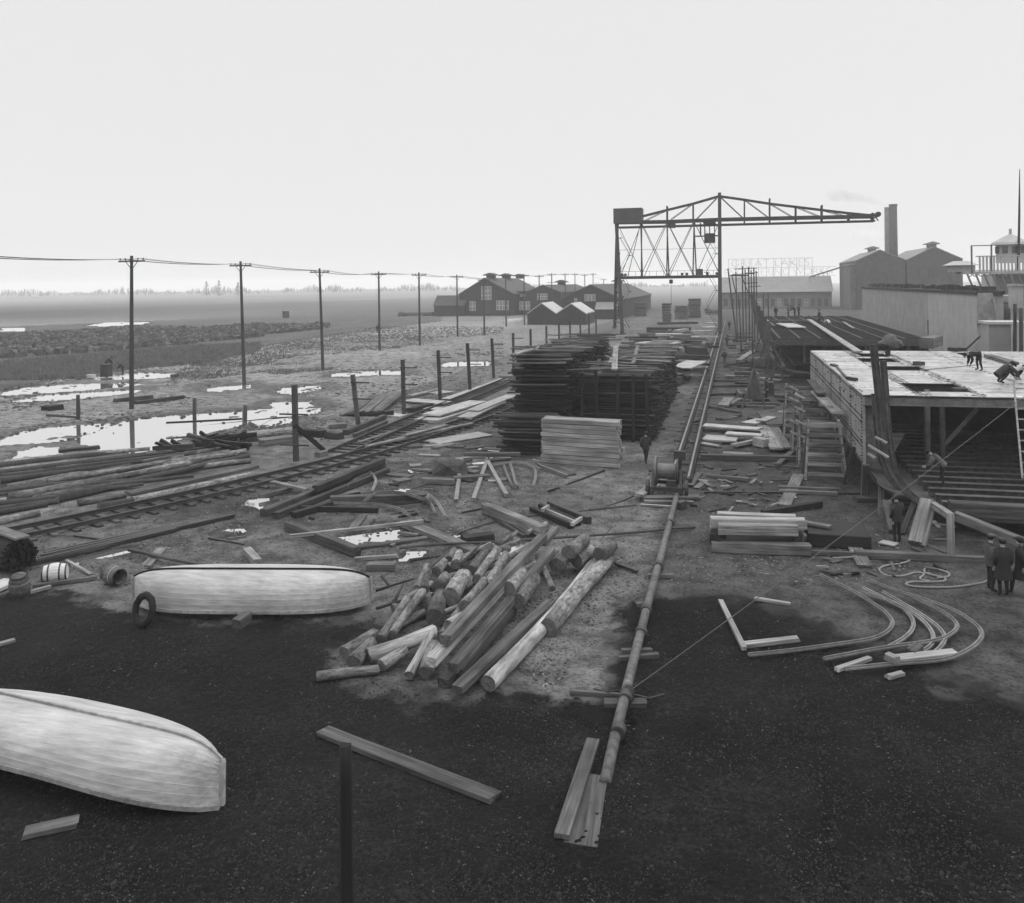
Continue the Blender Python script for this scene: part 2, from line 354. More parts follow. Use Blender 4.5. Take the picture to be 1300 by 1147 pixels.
# base albedo by place (soil, mud, turf, cinders), with haze painted into the far field
tone=.135+.045*fbm(GX*.12,GY*.12,4,61)
tone=tone*(1+.5*fbm(GX*.6,GY*.6,5,62,.6))
rightyard=sstep(-3.5,-1.5,GX+.8*fbm(GX*.5,GY*.3,3,63)); tone=tone*(1-.48*rightyard)
tone=np.where(left>.5,.235+.11*fbm(GX*.06,GY*.035,5,64,.6),tone)
band=inpoly(wx,wy,wpoly([(-600,508),(0,498),(120,472),(280,455),(330,440),(560,408),(560,398),(330,402),(0,415),(-600,430)]))
tone=np.where(band,.11+.04*fbm(GX*.3,GY*.12,4,65),tone)
fld=sstep(230,330,D); tone=tone*(1-fld)+fld*(.12+.07*fbm(GX*.012,GY*.004,4,66)+.16*sstep(330,800,D))  # pale dry grass, lightened with distance to stand in for haze
walk=np.exp(-((wx+6.2-.02*(wy-40))/1.6)**2)*(GY>30)*(GY<100); tone=tone*(1+.15*walk)
mar=np.zeros(GX.shape)
for P in PUDW:
    xs=[a for a,b in P];ys=[b for a,b in P]; cx_,cy_=sum(xs)/len(xs),sum(ys)/len(ys); ex=2.2 if math.hypot(cx_,cy_)>40 else .7
    Q=[(a+(a-cx_)*ex/max(math.hypot(a-cx_,b-cy_),.6),b+(b-cy_)*ex/max(math.hypot(a-cx_,b-cy_),.6)) for a,b in P]
    bb=(GX>min(xs)-6)&(GX<max(xs)+6)&(GY>min(ys)-6)&(GY<max(ys)+6)
    for k in range(4):
        if bb.any(): mar[bb]=np.maximum(mar[bb],0)+.25*inpoly(wx[bb]+.8*vn(GX[bb]*.7,GY[bb]*.7,120+k),wy[bb]+.8*vn(GX[bb]*.7,GY[bb]*.7,130+k),Q)
tone=tone*(1-.42*np.clip(mar,0,1))
wet=np.clip(fbm(GX*.25,GY*.2,4,71)*1.6-.1,0,1)*(1-cind)
nr,nc=GX.shape
me=bpy.data.meshes.new('ground')
co_=np.stack([GX,GY,Z],-1).reshape(-1,3)
idx=np.arange(nr*nc).reshape(nr,nc)
q=np.stack([idx[:-1,:-1],idx[1:,:-1],idx[1:,1:],idx[:-1,1:]],-1).reshape(-1,4)[:,::-1]
me.vertices.add(nr*nc); me.vertices.foreach_set('co',co_.ravel()); me.loops.add(q.size); me.loops.foreach_set('vertex_index',q.ravel().astype(np.int32))
me.polygons.add(len(q)); me.polygons.foreach_set('loop_start',np.arange(0,q.size,4,dtype=np.int32)); me.polygons.foreach_set('use_smooth',np.ones(len(q),bool))
me.update(calc_edges=True)
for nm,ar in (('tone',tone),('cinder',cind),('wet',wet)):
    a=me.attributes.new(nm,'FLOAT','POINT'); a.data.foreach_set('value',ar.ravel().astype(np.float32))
gm=bpy.data.materials.new('yard soil'); gm.use_nodes=True; nt=gm.node_tree; N=nt.nodes; L=nt.links; b=N['Principled BSDF']
def nd(t,**k):
    n=N.new(t)
    for a,v in k.items(): setattr(n,a,v)
    return n
def nz(scale,det=6,ro=.6):
    n=nd('ShaderNodeTexNoise'); n.inputs['Scale'].default_value=scale;n.inputs['Detail'].default_value=det;n.inputs['Roughness'].default_value=ro; L.new(tc.outputs['Object'],n.inputs['Vector']); return n.outputs[0]
def mrng(s,a,b_,c,d):
    k=nd('ShaderNodeMapRange'); 
    for i,v in zip((1,2,3,4),(a,b_,c,d)): k.inputs[i].default_value=v
    L.new(s,k.inputs[0]); return k.outputs[0]
def mth(op,a,b_):
    k=nd('ShaderNodeMath',operation=op)
    for i,v in enumerate((a,b_)):
        if isinstance(v,(int,float)): k.inputs[i].default_value=v
        else: L.new(v,k.inputs[i])
    return k.outputs[0]
def atr(n): 
    k=nd('ShaderNodeAttribute'); k.attribute_name=n; return k.outputs['Fac']
tc=nd('ShaderNodeTexCoord')
nA,nB,nC=nz(1.3),nz(9,6,.7),nz(45,3,.7)
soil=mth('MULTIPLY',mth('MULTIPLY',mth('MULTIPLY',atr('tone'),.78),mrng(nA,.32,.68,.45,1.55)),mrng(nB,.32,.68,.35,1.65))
vo=nd('ShaderNodeTexVoronoi'); vo.inputs['Scale'].default_value=14; L.new(tc.outputs['Object'],vo.inputs['Vector'])
chips=mrng(vo.outputs['Color'],.93,.96,0,1)
cin=mth('MULTIPLY',mrng(nB,.35,.65,.0005,.016),mth('MULTIPLY',mrng(nA,.35,.65,.55,1.45),mrng(nz(.22,5,.6),.35,.65,.45,1.7)))
cin=mth('ADD',cin,mth('MULTIPLY',mth('MULTIPLY',chips,mrng(nC,.5,.62,0,1)),.09))
cm=mrng(mth('ADD',mth('ADD',atr('cinder'),mth('MULTIPLY',nB,2.2)),mth('MULTIPLY',nA,1.2)),1.9,2.6,0,1)
mixv=nd('ShaderNodeMix'); L.new(cm,mixv.inputs[0]); L.new(soil,mixv.inputs[2]); L.new(cin,mixv.inputs[3])
wv=mth('MULTIPLY',mixv.outputs[0],mrng(atr('wet'),0,1,1,.62))
cb=nd('ShaderNodeCombineColor')
for i in range(3): L.new(wv,cb.inputs[i])
L.new(cb.outputs[0],b.inputs['Base Color']); L.new(mrng(atr('wet'),0,1,.95,.5),b.inputs['Roughness']); b.inputs['Specular IOR Level'].default_value=.1
bp=nd('ShaderNodeBump'); bp.inputs['Strength'].default_value=1.; bp.inputs['Distance'].default_value=.07; L.new(mth('ADD',nB,mth('MULTIPLY',nC,.4)),bp.inputs['Height']); L.new(bp.outputs[0],b.inputs['Normal'])
me.materials.append(gm)
g=bpy.data.objects.new('ground',me); C.objects.link(g); tag(g,kind='structure')
for ip_,P in enumerate(PUDW):
    wz=-.05-.004*(ip_%6)
    cx=sum(a for a,b_ in P)/len(P); cy=sum(b_ for a,b_ in P)/len(P); b_=MB()
    ex=1.6 if math.hypot(cx,cy)>40 else .5
    pts=[]
    for a,c_ in P:
        d=V((a-cx,c_-cy,0)); d=d*(1+ex/max(d.length,.5)); pts.append(V((cx+d.x,cy+d.y,wz)))
    # fan from centre keeps the sheet inside its outline
    b_.add([V((cx,cy,wz))]+pts,[(0,i+1,(i+1)%len(pts)+1) for i in range(len(pts))])
    tag(b_.build('puddle','water'),kind='structure')
# ------------------------------------------------------------------ loose stuff on the ground
def bits(name,n,sampler,size,mt,flat=.5,long_=1.,kind='stuff',label=None):
    vs=[];fs=[]
    base=[(1,0,0),(-.5,.86,0),(-.5,-.86,0),(0,0,1)]
    for i in range(n):
        p=sampler(); s=size(p); a=ru(0,6.28); ca,sa=math.cos(a),math.sin(a); k=len(vs); lx=ru(1,long_)
        pts=[(1,.6),(.2,1),(-1,.5),(-.7,-.7),(.5,-.9)]
        for x,y in pts:
            x=x*s*lx*ru(.7,1.2);y=y*s*ru(.6,1.2); vs.append((p[0]+ca*x-sa*y,p[1]+sa*x+ca*y,p[2]-s*.3))
        for x,y in pts:
            x=x*s*lx*.65*ru(.6,1.2);y=y*s*.65*ru(.6,1.2); vs.append((p[0]+ca*x-sa*y,p[1]+sa*x+ca*y,p[2]+s*flat*ru(.5,1.2)))
        for j in range(5): fs.append((k+j,k+(j+1)%5,k+5+(j+1)%5,k+5+j))
        fs.append(tuple(k+5+j for j in range(5)))
    me=bpy.data.meshes.new(name); me.from_pydata(vs,[],fs); me.materials.append(MT[mt]); me.update()
    o=bpy.data.objects.new(name,me); C.objects.link(o); return tag(o,label,kind=kind)
PBB=[(min(a for a,b in P),max(a for a,b in P),min(b for a,b in P),max(b for a,b in P)) for P in PUDW]
def inpud(p):
    for P,(x0,x1,y0,y1) in zip(PUDW,PBB):
        if x0-1<p.x<x1+1 and y0-1<p.y<y1+1 and inpoly(np.array([p.x]),np.array([p.y]),P)[0]: return True
    return False
def pxs(poly,zz=0.):
    xs=[a for a,b in poly];ys=[b for a,b in poly]
    def f():
        while True:
            x,y=ru(min(xs),max(xs)),ru(min(ys),max(ys))
            if inpoly(np.array([x]),np.array([y]),poly)[0]:
                p=at(x,y,zz)
                if not inpud(p) or rnd()<.02: return p
    return f
CP=[(0,760),(170,800),(470,800),(480,870),(640,890),(770,890),(800,770),(1000,780),(1120,840),(1300,900),(1300,1150),(0,1150)]
bits('cinder_lumps',16000,pxs(CP),lambda p:ru(.008,.03)*(.5+mpp(p)*25)*(2.6 if rnd()<.03 else 1),'stone',.7)
bits('ash_crumbs',11000,pxs(CP),lambda p:ru(.006,.018)*(.5+mpp(p)*25),'weed',.6)
bits('pale_chips',1500,pxs([(0,760),(170,800),(470,800),(480,870),(640,890),(770,890),(800,770),(1000,780),(1120,840),(1300,900),(1300,1150),(0,1150)]),lambda p:ru(.008,.022)*(.5+mpp(p)*25),'chip',.3,2.5)
bits('wood_chips',1900,pxs([(140,690),(420,600),(600,520),(760,600),(880,600),(1180,700),(1180,740),(1000,745),(820,740),(700,880),(480,700),(300,710)]),lambda p:ru(.012,.04)*(.5+mpp(p)*25),'chip',.25,3)
bits('mud_lumps',5000,pxs([(0,690),(420,590),(640,500),(760,600),(860,560),(900,470),(1010,480),(1180,700),(1180,740),(820,750),(700,880),(480,740),(0,745)]),lambda p:ru(.015,.06)*(.5+mpp(p)*22),'clod',.5)
bits('mud_crumbs',3500,pxs([(0,690),(420,590),(640,500),(760,600),(860,560),(900,470),(1010,480),(1180,700),(1180,740),(820,750),(700,880),(480,740),(0,745)]),lambda p:ru(.012,.045)*(.5+mpp(p)*22),'clod_pale',.5)
# ploughed peat bank beyond the puddles, reeds in front of it
PB=pxs([(-60,462),(0,455),(110,448),(250,436),(330,428),(345,424),(420,418),(418,413),(330,413),(250,418),(180,416),(60,424),(-60,428)],0)
bits('peat_clods',5500,PB,lambda p:ru(.2,.9),'clod',1.0,1.6)
bits('dry_clods',2200,PB,lambda p:ru(.2,.6),'clod_pale',1.3,1.6)
bits('turf_lumps',2500,pxs([(0,500),(120,480),(330,470),(640,450),(640,425),(480,425),(330,440),(0,470)],0),lambda p:ru(.05,.22),'clod',.4,2)
bits('turf_crumbs',2500,pxs([(0,500),(120,480),(330,470),(640,450),(640,425),(480,425),(330,440),(0,470)],0),lambda p:ru(.05,.2),'clod_pale',.4,2)
bits('mire_lumps',3500,pxs([(0,560),(0,500),(330,470),(640,450),(640,475),(420,560),(330,560)],0),lambda p:ru(.03,.16),'clod',.35,2.5)
def blades(name,n,sampler,h,mt,w=.03):
    vs=[];fs=[]
    for i in range(n):
        p=sampler()
        for _ in range(3):
            a=ru(0,6.28);hh=h(p)*ru(.5,1.2);k=len(vs);ww=w*(.4+mpp(p)*12);q=V((p[0]+ru(-.2,.2),p[1]+ru(-.2,.2),0));l=ru(-.35,.35)*hh
            vs+=[q+V((math.cos(a)*ww,math.sin(a)*ww,0)),q-V((math.cos(a)*ww,math.sin(a)*ww,0)),q+V((l,ru(-.3,.3)*hh,hh))];fs.append((k,k+1,k+2))
    me=bpy.data.meshes.new(name); me.from_pydata([tuple(v) for v in vs],[],fs); me.materials.append(MT[mt]); me.update()
    o=bpy.data.objects.new(name,me); C.objects.link(o); return tag(o,kind='stuff')
blades('marsh_reeds',9000,pxs([(-40,486),(0,484),(110,481),(160,470),(260,462),(330,446),(330,436),(240,440),(100,452),(-40,464)]),lambda p:.55,'grass',.05)
blades('rough_grass',9000,pxs([(200,500),(330,480),(420,470),(480,455),(640,440),(640,415),(480,415),(330,440),(230,470)]),lambda p:.22,'grass',.04)
# far wood along the horizon
def wood(n,x0,x1,d0,d1,h0,h1,dens):
    vs=[];fs=[]
    for i in range(n):
        x=ru(x0,x1);d=ru(d0,d1);hh=ru(h0,h1)*(.8+.35*math.sin(x*.05)+.2*math.sin(x*.21));l=(x-CX)/F*d
        b0=V((-sn*d+cs*l,cs*d+sn*l,-1))
        def tri(a,b_,w):
            k=len(vs); s=V((cs,sn,0))*w; vs.extend([a-s,a+s,b_+s*.4,b_-s*.4]); fs.append((k,k+1,k+2,k+3))
        tri(b0,b0+V((0,0,hh)),.35)
        for j in range(dens):
            z=hh*ru(.25,.95); a=b0+V((0,0,z)); s=hh*.33*(1.15-z/hh); tri(a,a+Rt*ru(-s,s)+Fw*ru(-s,s)+V((0,0,ru(.1,.5)*s*1.5)),ru(.15,.6))
    me=bpy.data.meshes.new('far_wood'); me.from_pydata([tuple(v) for v in vs],[],fs); me.materials.append(MT['twig']); me.update()
    o=bpy.data.objects.new('far_wood',me); C.objects.link(o); tag(o,kind='stuff')
wood(1700,-250,900,1500,2100,7,13,24)
wood(500,-250,780,1350,1450,4,8,20)
for i,(x,yt,lb) in enumerate([(262,355,'tall pointed conifer in a thin pair standing above the far wood, wider one'),(278,354,'tall pointed conifer in a thin pair standing above the far wood, narrower one'),(302,356,'lone pointed conifer above the far wood behind the second telegraph pole')]):
    d=1000.; l=(x-CX)/F*d; p=V((-sn*d+cs*l,cs*d+sn*l,0)); hh=((369-yt+.013*(0-x))/F*d+10)*.88
    e=thing('conifer_tree',p,lb,'tree','conifers above the far wood')
    MB().cyl(p,p+V((0,0,hh*.9)),.5,.15,6).build('trunk','twig',e)
    b=MB()
    for j in range(420):
        t=rnd()**1.3; z=hh*(.12+.88*t); r=hh*.26*(1-t)*ru(.4,1.1)+.3; a=ru(0,6.28); c=p+V((math.cos(a)*r,math.sin(a)*r,z-.1*r)); s=ru(.5,1.3)
        b.add([c+V((ru(-s,s),ru(-s,s),ru(-s,s)*.5)) for _ in range(3)],[(0,1,2)])
    b.build('crown','twig',e)
# ================================================================== telegraph poles and wires
PX=-48.4; poles=[]
PO=[(-130,318,600),(170,325,520),(307,332,488),(407,341,470),(482,345,446),(533,346,441),(581,349,428),(615,353,426),(642.7,348,415),(666,348,413),(685,349,0),(701,347,0),(718,347,0),(730.5,347,0),(743,348,0),(753.5,347,0),(767,354,0)]
PLAB=['telegraph pole beyond the open end of the marsh','tall near telegraph pole standing at the edge of the big puddle','telegraph pole with leaning shaft beside the ploughed peat bank, second from the puddle','telegraph pole third along the line, with bare turf round its foot','thin pale telegraph pole on the low mud bank with a man standing by it','pale telegraph pole on the mud bank, next after the one with the man','telegraph pole standing in front of the low lean-to shed','telegraph pole in front of the big gabled barn','telegraph pole beside the overturned white skiff','telegraph pole at the left end of the twin white-roofed sheds']
prev=None; tips=[]
for i,(x,yt,yb) in enumerate(PO):
    if yb: p=at(x-(3 if i==1 else -3 if i in(2,3) else 0),yb)
    else: p=V((PX,atX(x,400,PX).y,0))
    d=-sn*p.x+cs*p.y; top=p+V((((x-(x-(3 if i==1 else -3 if i in(2,3) else 0)))*mpp(p)),0,0)); u,v=uv(x,yt); top.z=H-v*d/F
    if i==0: top.z=12.6
    lb=PLAB[i] if i<len(PLAB) else 'far telegraph pole in the receding line behind the gabled barns'
    e=thing('telegraph_pole',p,lb,'telegraph pole','telegraph poles in one line along the marsh' if i<len(PLAB) else 'far telegraph poles rising behind the barns')
    MB().tube([p-V((0,0,.3)),p*.55+top*.45,top],[.2,.17,.12],9).build('shaft','pole',e)
    ca=top-V((0,0,.45)); wd=1.25
    MB().bar(ca-V((wd,0,0)),ca+V((wd,0,0)),.11,.13).bar(ca-V((.6,0,0)),ca-V((0,0,.7)),.04).bar(ca+V((.6,0,0)),ca-V((0,0,.7)),.04).build('crossarm','pole',e)
    if i in (11,): MB().bar(ca-V((1.4,0,2.2)),ca+V((1.4,0,-2.2)),.1,.12).build('crossarm','pole',e)
    for sx in (-1.1,-.6,.6,1.1):
        q=ca+V((sx,0,.07)); MB().tube([q,q+V((0,0,.1)),q+V((0,0,.2))],[.03,.055,.035],6).build('insulator','pole',e)
    tips.append([ca+V((sx,0,.2)) for sx in (-1.1,-.6,.6,1.1)])
for k in range(4):
    b=MB()
    for a,c_ in zip(tips[:-1],tips[1:]):
        p,q=a[k],c_[k]; n=14; sag=.012*(q-p).length
        b.tube([p.lerp(q,t/n)-V((0,0,4*sag*(t/n)*(1-t/n))) for t in range(n+1)],.017,4,caps=False)
    tag(b.build('telegraph_wire','wire'),'thin overhead wire strung along all the telegraph poles beside the marsh','wire','overhead wires on the telegraph poles')
# ------------------------------------------------------------------ short bracket posts beside the siding
BP=[(375,489,586,376),(448,476,545,456),(512,457,527,513),(557,445,508,559),(594,436,496,597),(625,430,480,627),(652,423,470,652),(674,418,457,674),(694,414,449,694),(710,410,444,710),(724,408,440,724),(737,404,437,737),(748,400,434,748),(757,399,431,757)]
BL=['short timber post propped by a slanting brace beside the siding','leaning pale post with two bracket arms by the fanned board heap','pale upright post with two bracket arms by the flat plates','dark post with three bracket arms at the near end of the siding rail','dark post with two brackets beside the long siding rail','thin dark post beside the end of the siding rail','dark post just beyond the left end of the tall plank stacks']
for i,(xt,yt,yb,xb) in enumerate(BP):
    p=at(xb,yb); d=-sn*p.x+cs*p.y; z=H-uv(xt,yt)[1]*d/F; top=V((p.x+(xt-xb)*d/F,p.y,z))
    e=thing('bracket_post',p,BL[i] if i<len(BL) else 'far dark post rising behind the tall plank stacks','post','bracket posts in a row along the siding' if i<len(BL) else 'far posts behind the plank stacks')
    mt='timber_grey' if i in(1,2) else 'pole'
    MB().bar(p-V((0,0,.3)),top,.26,.26).build('shaft',mt,e)
    if i<7:
        for k,fr in enumerate((.86,.56) if i else (.62,.22)):
            a=p.lerp(top,fr)
            MB().bar(a-V(((.9 if i==0 else .15),.16,0)),a+V((1.25 if i else .9,-.16,0)),.07,.09).build('bracket_arm','iron',e)
    if i==0:
        q=at(411,577); MB().bar(p.lerp(top,.48)+V((.05,-.2,0)),q+V((0,0,.25)),.2,.2).build('brace','timber_black',e)
        tag(beam('timber_block',at(403,578,.14),at(413,575,.14),.4,.3,'timber_grey'),'short squared block under the foot of the slanting post brace','timber block')
# ================================================================== tracks
def rail_track(name,L_,R_,label,cat,sleepers=True):
    e=thing(name,L_[0],label,cat)
    for P in (L_,R_):
        b=MB(); pts=[p+V((0,0,.1)) for p in dense(P,6)]; b.ribbon(pts,.14,.04); b.ribbon([p+V((0,0,.04)) for p in pts],.045,.09); b.ribbon([p+V((0,0,.13)) for p in pts],.085,.045); b.build('rail','iron',e)
    if sleepers:
        A=dense(L_,40);B=dense(R_,40); ln=0; k=0
        for a,c_,a2 in zip(A,B,A[1:]):
            ln+=(a2-a).length
            if ln>.75 and k<100:
                ln=0;k+=1; dr=(c_-a).normalized(); dr=V((dr.x,dr.y,0)); MB().bar(a-dr*.55+V((0,0,.01)),c_+dr*.55+V((0,0,.01)),.24,.16).build('sleeper','timber_dark',e)
    return e
LA=[at(-330,735),at(-150,706),at(0,680),at(150,649),at(300,616),at(430,584),at(520,557),at(597,532),at(650,511)]
LB=[]
for i,p in enumerate(LA):
    t=(LA[min(i+1,8)]-LA[max(i-1,0)]).normalized(); LB.append(p+V((t.y,-t.x,0))*1.5)
rail_track('railway_track',LA,LB,'curving railway track with dark rails running past the long pole stack to the plank stacks','railway track')
rail_track('railway_track',[at(417,577),at(520,532),at(650,479),V((-22.9,112,0))],[at(417,577)+V((1.5,-.3,0)),at(520,532)+V((1.5,0,0)),at(650,479)+V((1.5,0,0)),V((-21.4,112,0))],'straight siding track beside the bracket posts','railway track')
# crane runway: two rails on long timbers, right side
e=thing('crane_runway',V((-2.5,44,0)),'long twin-railed crane runway with bright rail heads leading from the winch to the far crane','crane track')
for dx0,dx1 in ((-.42,-.42),(.42,.42)):
    a=V((-2.45+dx0,43.2,0));c_=V((-1.3+dx1,215,0)); d=(c_-a).normalized()
    b=MB(); b.bar(a+V((0,0,.16)),c_+V((0,0,.16)),.34,.32); b.build('runway_timber','timber_black',e)
    b=MB(); b.bar(a+V((0,0,.39)),c_+V((0,0,.39)),.10,.13); b.build('rail','steel_pale',e)
for k in range(34):
    y=45+k*3.4; x=-2.45+1.15*(y-43.2)/172; MB().bar(V((x-1.1,y,-.02)),V((x+1.1,y,-.02)),.28,.14).build('cross_sleeper','timber_dark',e)
# ================================================================== pipe
e=thing('steam_pipe',at(770,992),'long dark jointed pipe laid on blocks across the cinders towards the winch','pipe')
pp=[V((-2.52,17.2,.0)),V((-2.5,19.5,.22)),V((-2.5,26,.24)),V((-2.45,33,.24)),V((-2.42,40.1,.26))]
MB().tube(dense(pp,8),.125,14).build('tube','pipe',e,smooth=True)
for x,y in ((785,928),(794,886),(814,803),(820,775),(836,719),(851,664)):
    q=at(x,y,.24); MB().tube([q-V((0,.14,0)),q-V((0,.13,0)),q+V((0,.13,0)),q+V((0,.14,0))],[.13,.165,.165,.13],14).build('coupling','iron',e,smooth=False)
for (x1,y1,x2,y2,w,lb) in [(766,893,820,893,.3,'split timber block under the pipe beside the small puddle'),(724,879,790,884,.09,'thin stick lying out from the pipe at its tied joint'),(786,836,836,832,.16,'thin batten crossing under the pipe above the rope tie'),(789,827,828,826,.14,'short batten under the pipe next to the pale slab'),(808,768,824,767,.2,'short block left of the pipe at the cinder edge'),(822,731,853,731,.22,'flat block under the pipe halfway to the winch')]:
    tag(beam('support_block',at(x1,y1,.06),at(x2,y2,.06),w,.12,'timber_grey',rag=.03),lb,'timber block')
q=at(797,881,.24); tie=MB()
for k in range(4):
    a0=q+V((0,-.12+.08*k,0)); tie.tube([a0+V((math.cos(a)*.15,0,math.sin(a)*.15)) for a in [i*.6 for i in range(12)]],.018,5)
tie.tube([q+V((-.1,0,.1)),q+V((-.5,.2,-.1)),q+V((-.9,.5,-.2))],.02,5).tube([q+V((.1,0,0)),q+V((.5,.1,-.1)),q+V((.8,.6,-.2))],.02,5)
tag(tie.build('rope_tie','iron'),'dark rope lashing knotted round the pipe over the small puddle','rope')
tag(beam('trench_board',at(753,940,.1),at(713,1062,.1),.28,.09,'timber_grey'),'long board with a cut corner edging the trench at the pipe end','board')
tag(beam('trench_plate',at(752,985,.0),at(736,1075,.0),.62,.05,'timber_dark',rag=.06),'dirty flat board sunk in the cinders below the pipe end','board')
# ================================================================== winch
w0=at(847,628); 
def W_(x,y,z): return w0+V((x,y,z))
e=thing('cable_winch',w0,'iron cable winch with a big grooved drum standing on planks at the runway end','winch')
MB().tube([W_(-.44,0,1.1),W_(-.4,0,1.1),W_(.4,0,1.1),W_(.44,0,1.1)],[.42,.36,.36,.42],18).build('drum','steel',e,smooth=False)
for x in (-.5,.5):
    MB().tube([W_(x-.04,0,1.1),W_(x+.04,0,1.1)],.68 if x<0 else .6,24).build('flange','steel' if x<0 else 'iron',e)
MB().cyl(W_(-.85,0,1.1),W_(.9,0,1.1),.07).build('shaft','iron',e)
for x in (-.64,.66):
    MB().bar(W_(x,-.9,.3),W_(x,.9,.3),.16,.2).bar(W_(x,-.7,.35),W_(x,0,1.1),.12).bar(W_(x,.7,.35),W_(x,0,1.1),.12).build('side_frame','iron',e)
for y in (-.75,.75): MB().bar(W_(-.7,y,.42),W_(.72,y,.42),.14,.16).build('cross_frame','iron',e)
for x in (-.86,.92):
    b=MB(); b.tube([W_(x-.07,-.5,.42),W_(x+.07,-.5,.42)],.38,18); b.tube([W_(x-.09,-.5,.42),W_(x+.09,-.5,.42)],.12,10); b.build('gear_wheel','iron',e)
MB().cyl(W_(-.95,-.5,.42),W_(1.,-.5,.42),.06).build('axle','iron',e)
MB().bar(W_(.0,-.3,.45),W_(.5,-.3,.45),.4,.4).build('motor_box','iron',e)
MB().bar(W_(.3,.6,1.75),W_(.85,.6,1.75),.2,.4).bar(W_(.57,.6,.4),W_(.57,.6,1.6),.12).build('brake_box','iron',e)
for (x1,y1,x2,y2,w,h,z,lb,mt) in [(815,632,888,631,.5,.12,.12,'pale broken plank forming the front of the winch platform','timber'),(818,637,880,638,.3,.1,.08,'second plank of the winch platform, lower edge','timber_grey'),(811,629,823,620,.45,.1,.25,'pale short plank at the left corner of the winch','timber_pale'),(860,642,869,639,.3,.3,.15,'squared block beside the winch platform','timber_grey'),(813,641,860,644,.14,.08,.05,'thin lath before the winch platform','timber'),(876,617,888,601,.3,.12,.1,'board leaning towards the runway right of the winch','timber_grey'),(888,609,902,617,.22,.06,.1,'pale splintered slab right of the winch','timber'),(884,620,896,610,.3,.06,.05,'flat pale offcut beside the splintered slab','timber')]:
    tag(beam('platform_plank',at(x1,y1,z),at(x2,y2,z),w,h,mt,rag=.05),lb,'plank')
# ================================================================== gantry crane
YF,YB,YC=169.,187.,178.
def cp(x,y): return atY(x,y,YC)
base=V((-21,YC,0)); e=thing('gantry_crane',base,'tall dark travelling gantry crane with a long lattice boom over the building berths','crane')
dy=1.0
def truss(name,pts,w,parent=e,both=True):
    for s in ((-dy,dy) if both else (0,)):
        b=MB()
        for a,c_ in zip(pts[:-1],pts[1:]): b.bar(cp(*a)+V((0,s,0)),cp(*c_)+V((0,s,0)),w,w)
        b.build(name,'crane',parent)
truss('main_beam',[(780,283),(846,282),(912,279.3),(1010,277),(1108,275.2)],.62)
truss('trolley_rail',[(786,289.3),(912,286),(1110,281)],.34)
truss('top_chord',[(800,279),(847,267),(880,259),(913,249.5),(945,254),(977,259),(1010,263),(1043,267),(1077,271),(1108,274)],.3)
hang=[(847,262,283),(880,259,282),(945,254,286),(977,252.5,284),(1010,262.5,283.5),(1043,261,283),(1077,270,282.5)]
for x,a,b_ in hang:
    for s in (-dy,dy): MB().bar(cp(x,a)+V((0,s,0)),cp(x,b_)+V((0,s,0)),.26).build('truss_post','crane',e)
for (x1,y1,x2,y2) in [(847,267,818,281),(880,259,852,279),(910,252,884,279),(915,251,944,278),(945,254,976,277),(977,259,1007,276.5),(1010,263,1042,276),(1043,267,1075,275.5),(1077,271,1105,275)]:
    for s in (-dy,dy): MB().bar(cp(x1,y1)+V((0,s,0)),cp(x2,y2)+V((0,s,0)),.12).build('diagonal','crane',e)
b=MB()
for k in range(18):
    x=790+k*18.5; y=283.2-(x-783)*.0243; a=cp(x,y); b.bar(a-V((0,dy,0)),a+V((0,dy,0)),.12)
b.build('cross_tie','crane',e)
a,c_=cp(780,266),cp(816,283.5); MB().box((a.x,YC-1.9,c_.z),(c_.x,YC+1.9,a.z)).build('counterweight_box','crane_box',e)
b=MB(); a,c_=cp(1106,271),cp(1114,281); b.box((a.x,YC-1.2,a.z),(a.x+.3,YC+1.2,c_.z)); b.cyl(V((c_.x,YC-1.2,a.z-.3)),V((c_.x,YC+1.2,a.z-.3)),.5); b.bar(V((a.x,YC-1,a.z)),V((c_.x,YC-1,c_.z)),.2); b.bar(V((a.x,YC-1,c_.z)),V((c_.x,YC-1,a.z)),.2); b.build('end_sheave','crane',e)
lt=cp(783,283); rt=cp(913.5,246)
for yy,sd in ((YF,-1),(YB,1)):
    f=V((atY(790 if yy==YF else 780.5,421,yy).x,yy,.5)); MB().bar(f,lt+V((0,sd*.8,0)),.62,.62).build('leg','crane',e)
    f2=V((-1.75,yy,.5)); MB().bar(f2,V((rt.x,YC+sd*.8,rt.z)),.62,.62).build('leg','crane',e)
    for q in (f,f2): MB().bar(q-V((0,1.3,.1)),q+V((0,1.3,-.1)),.5,.5).build('bogie','crane',e)
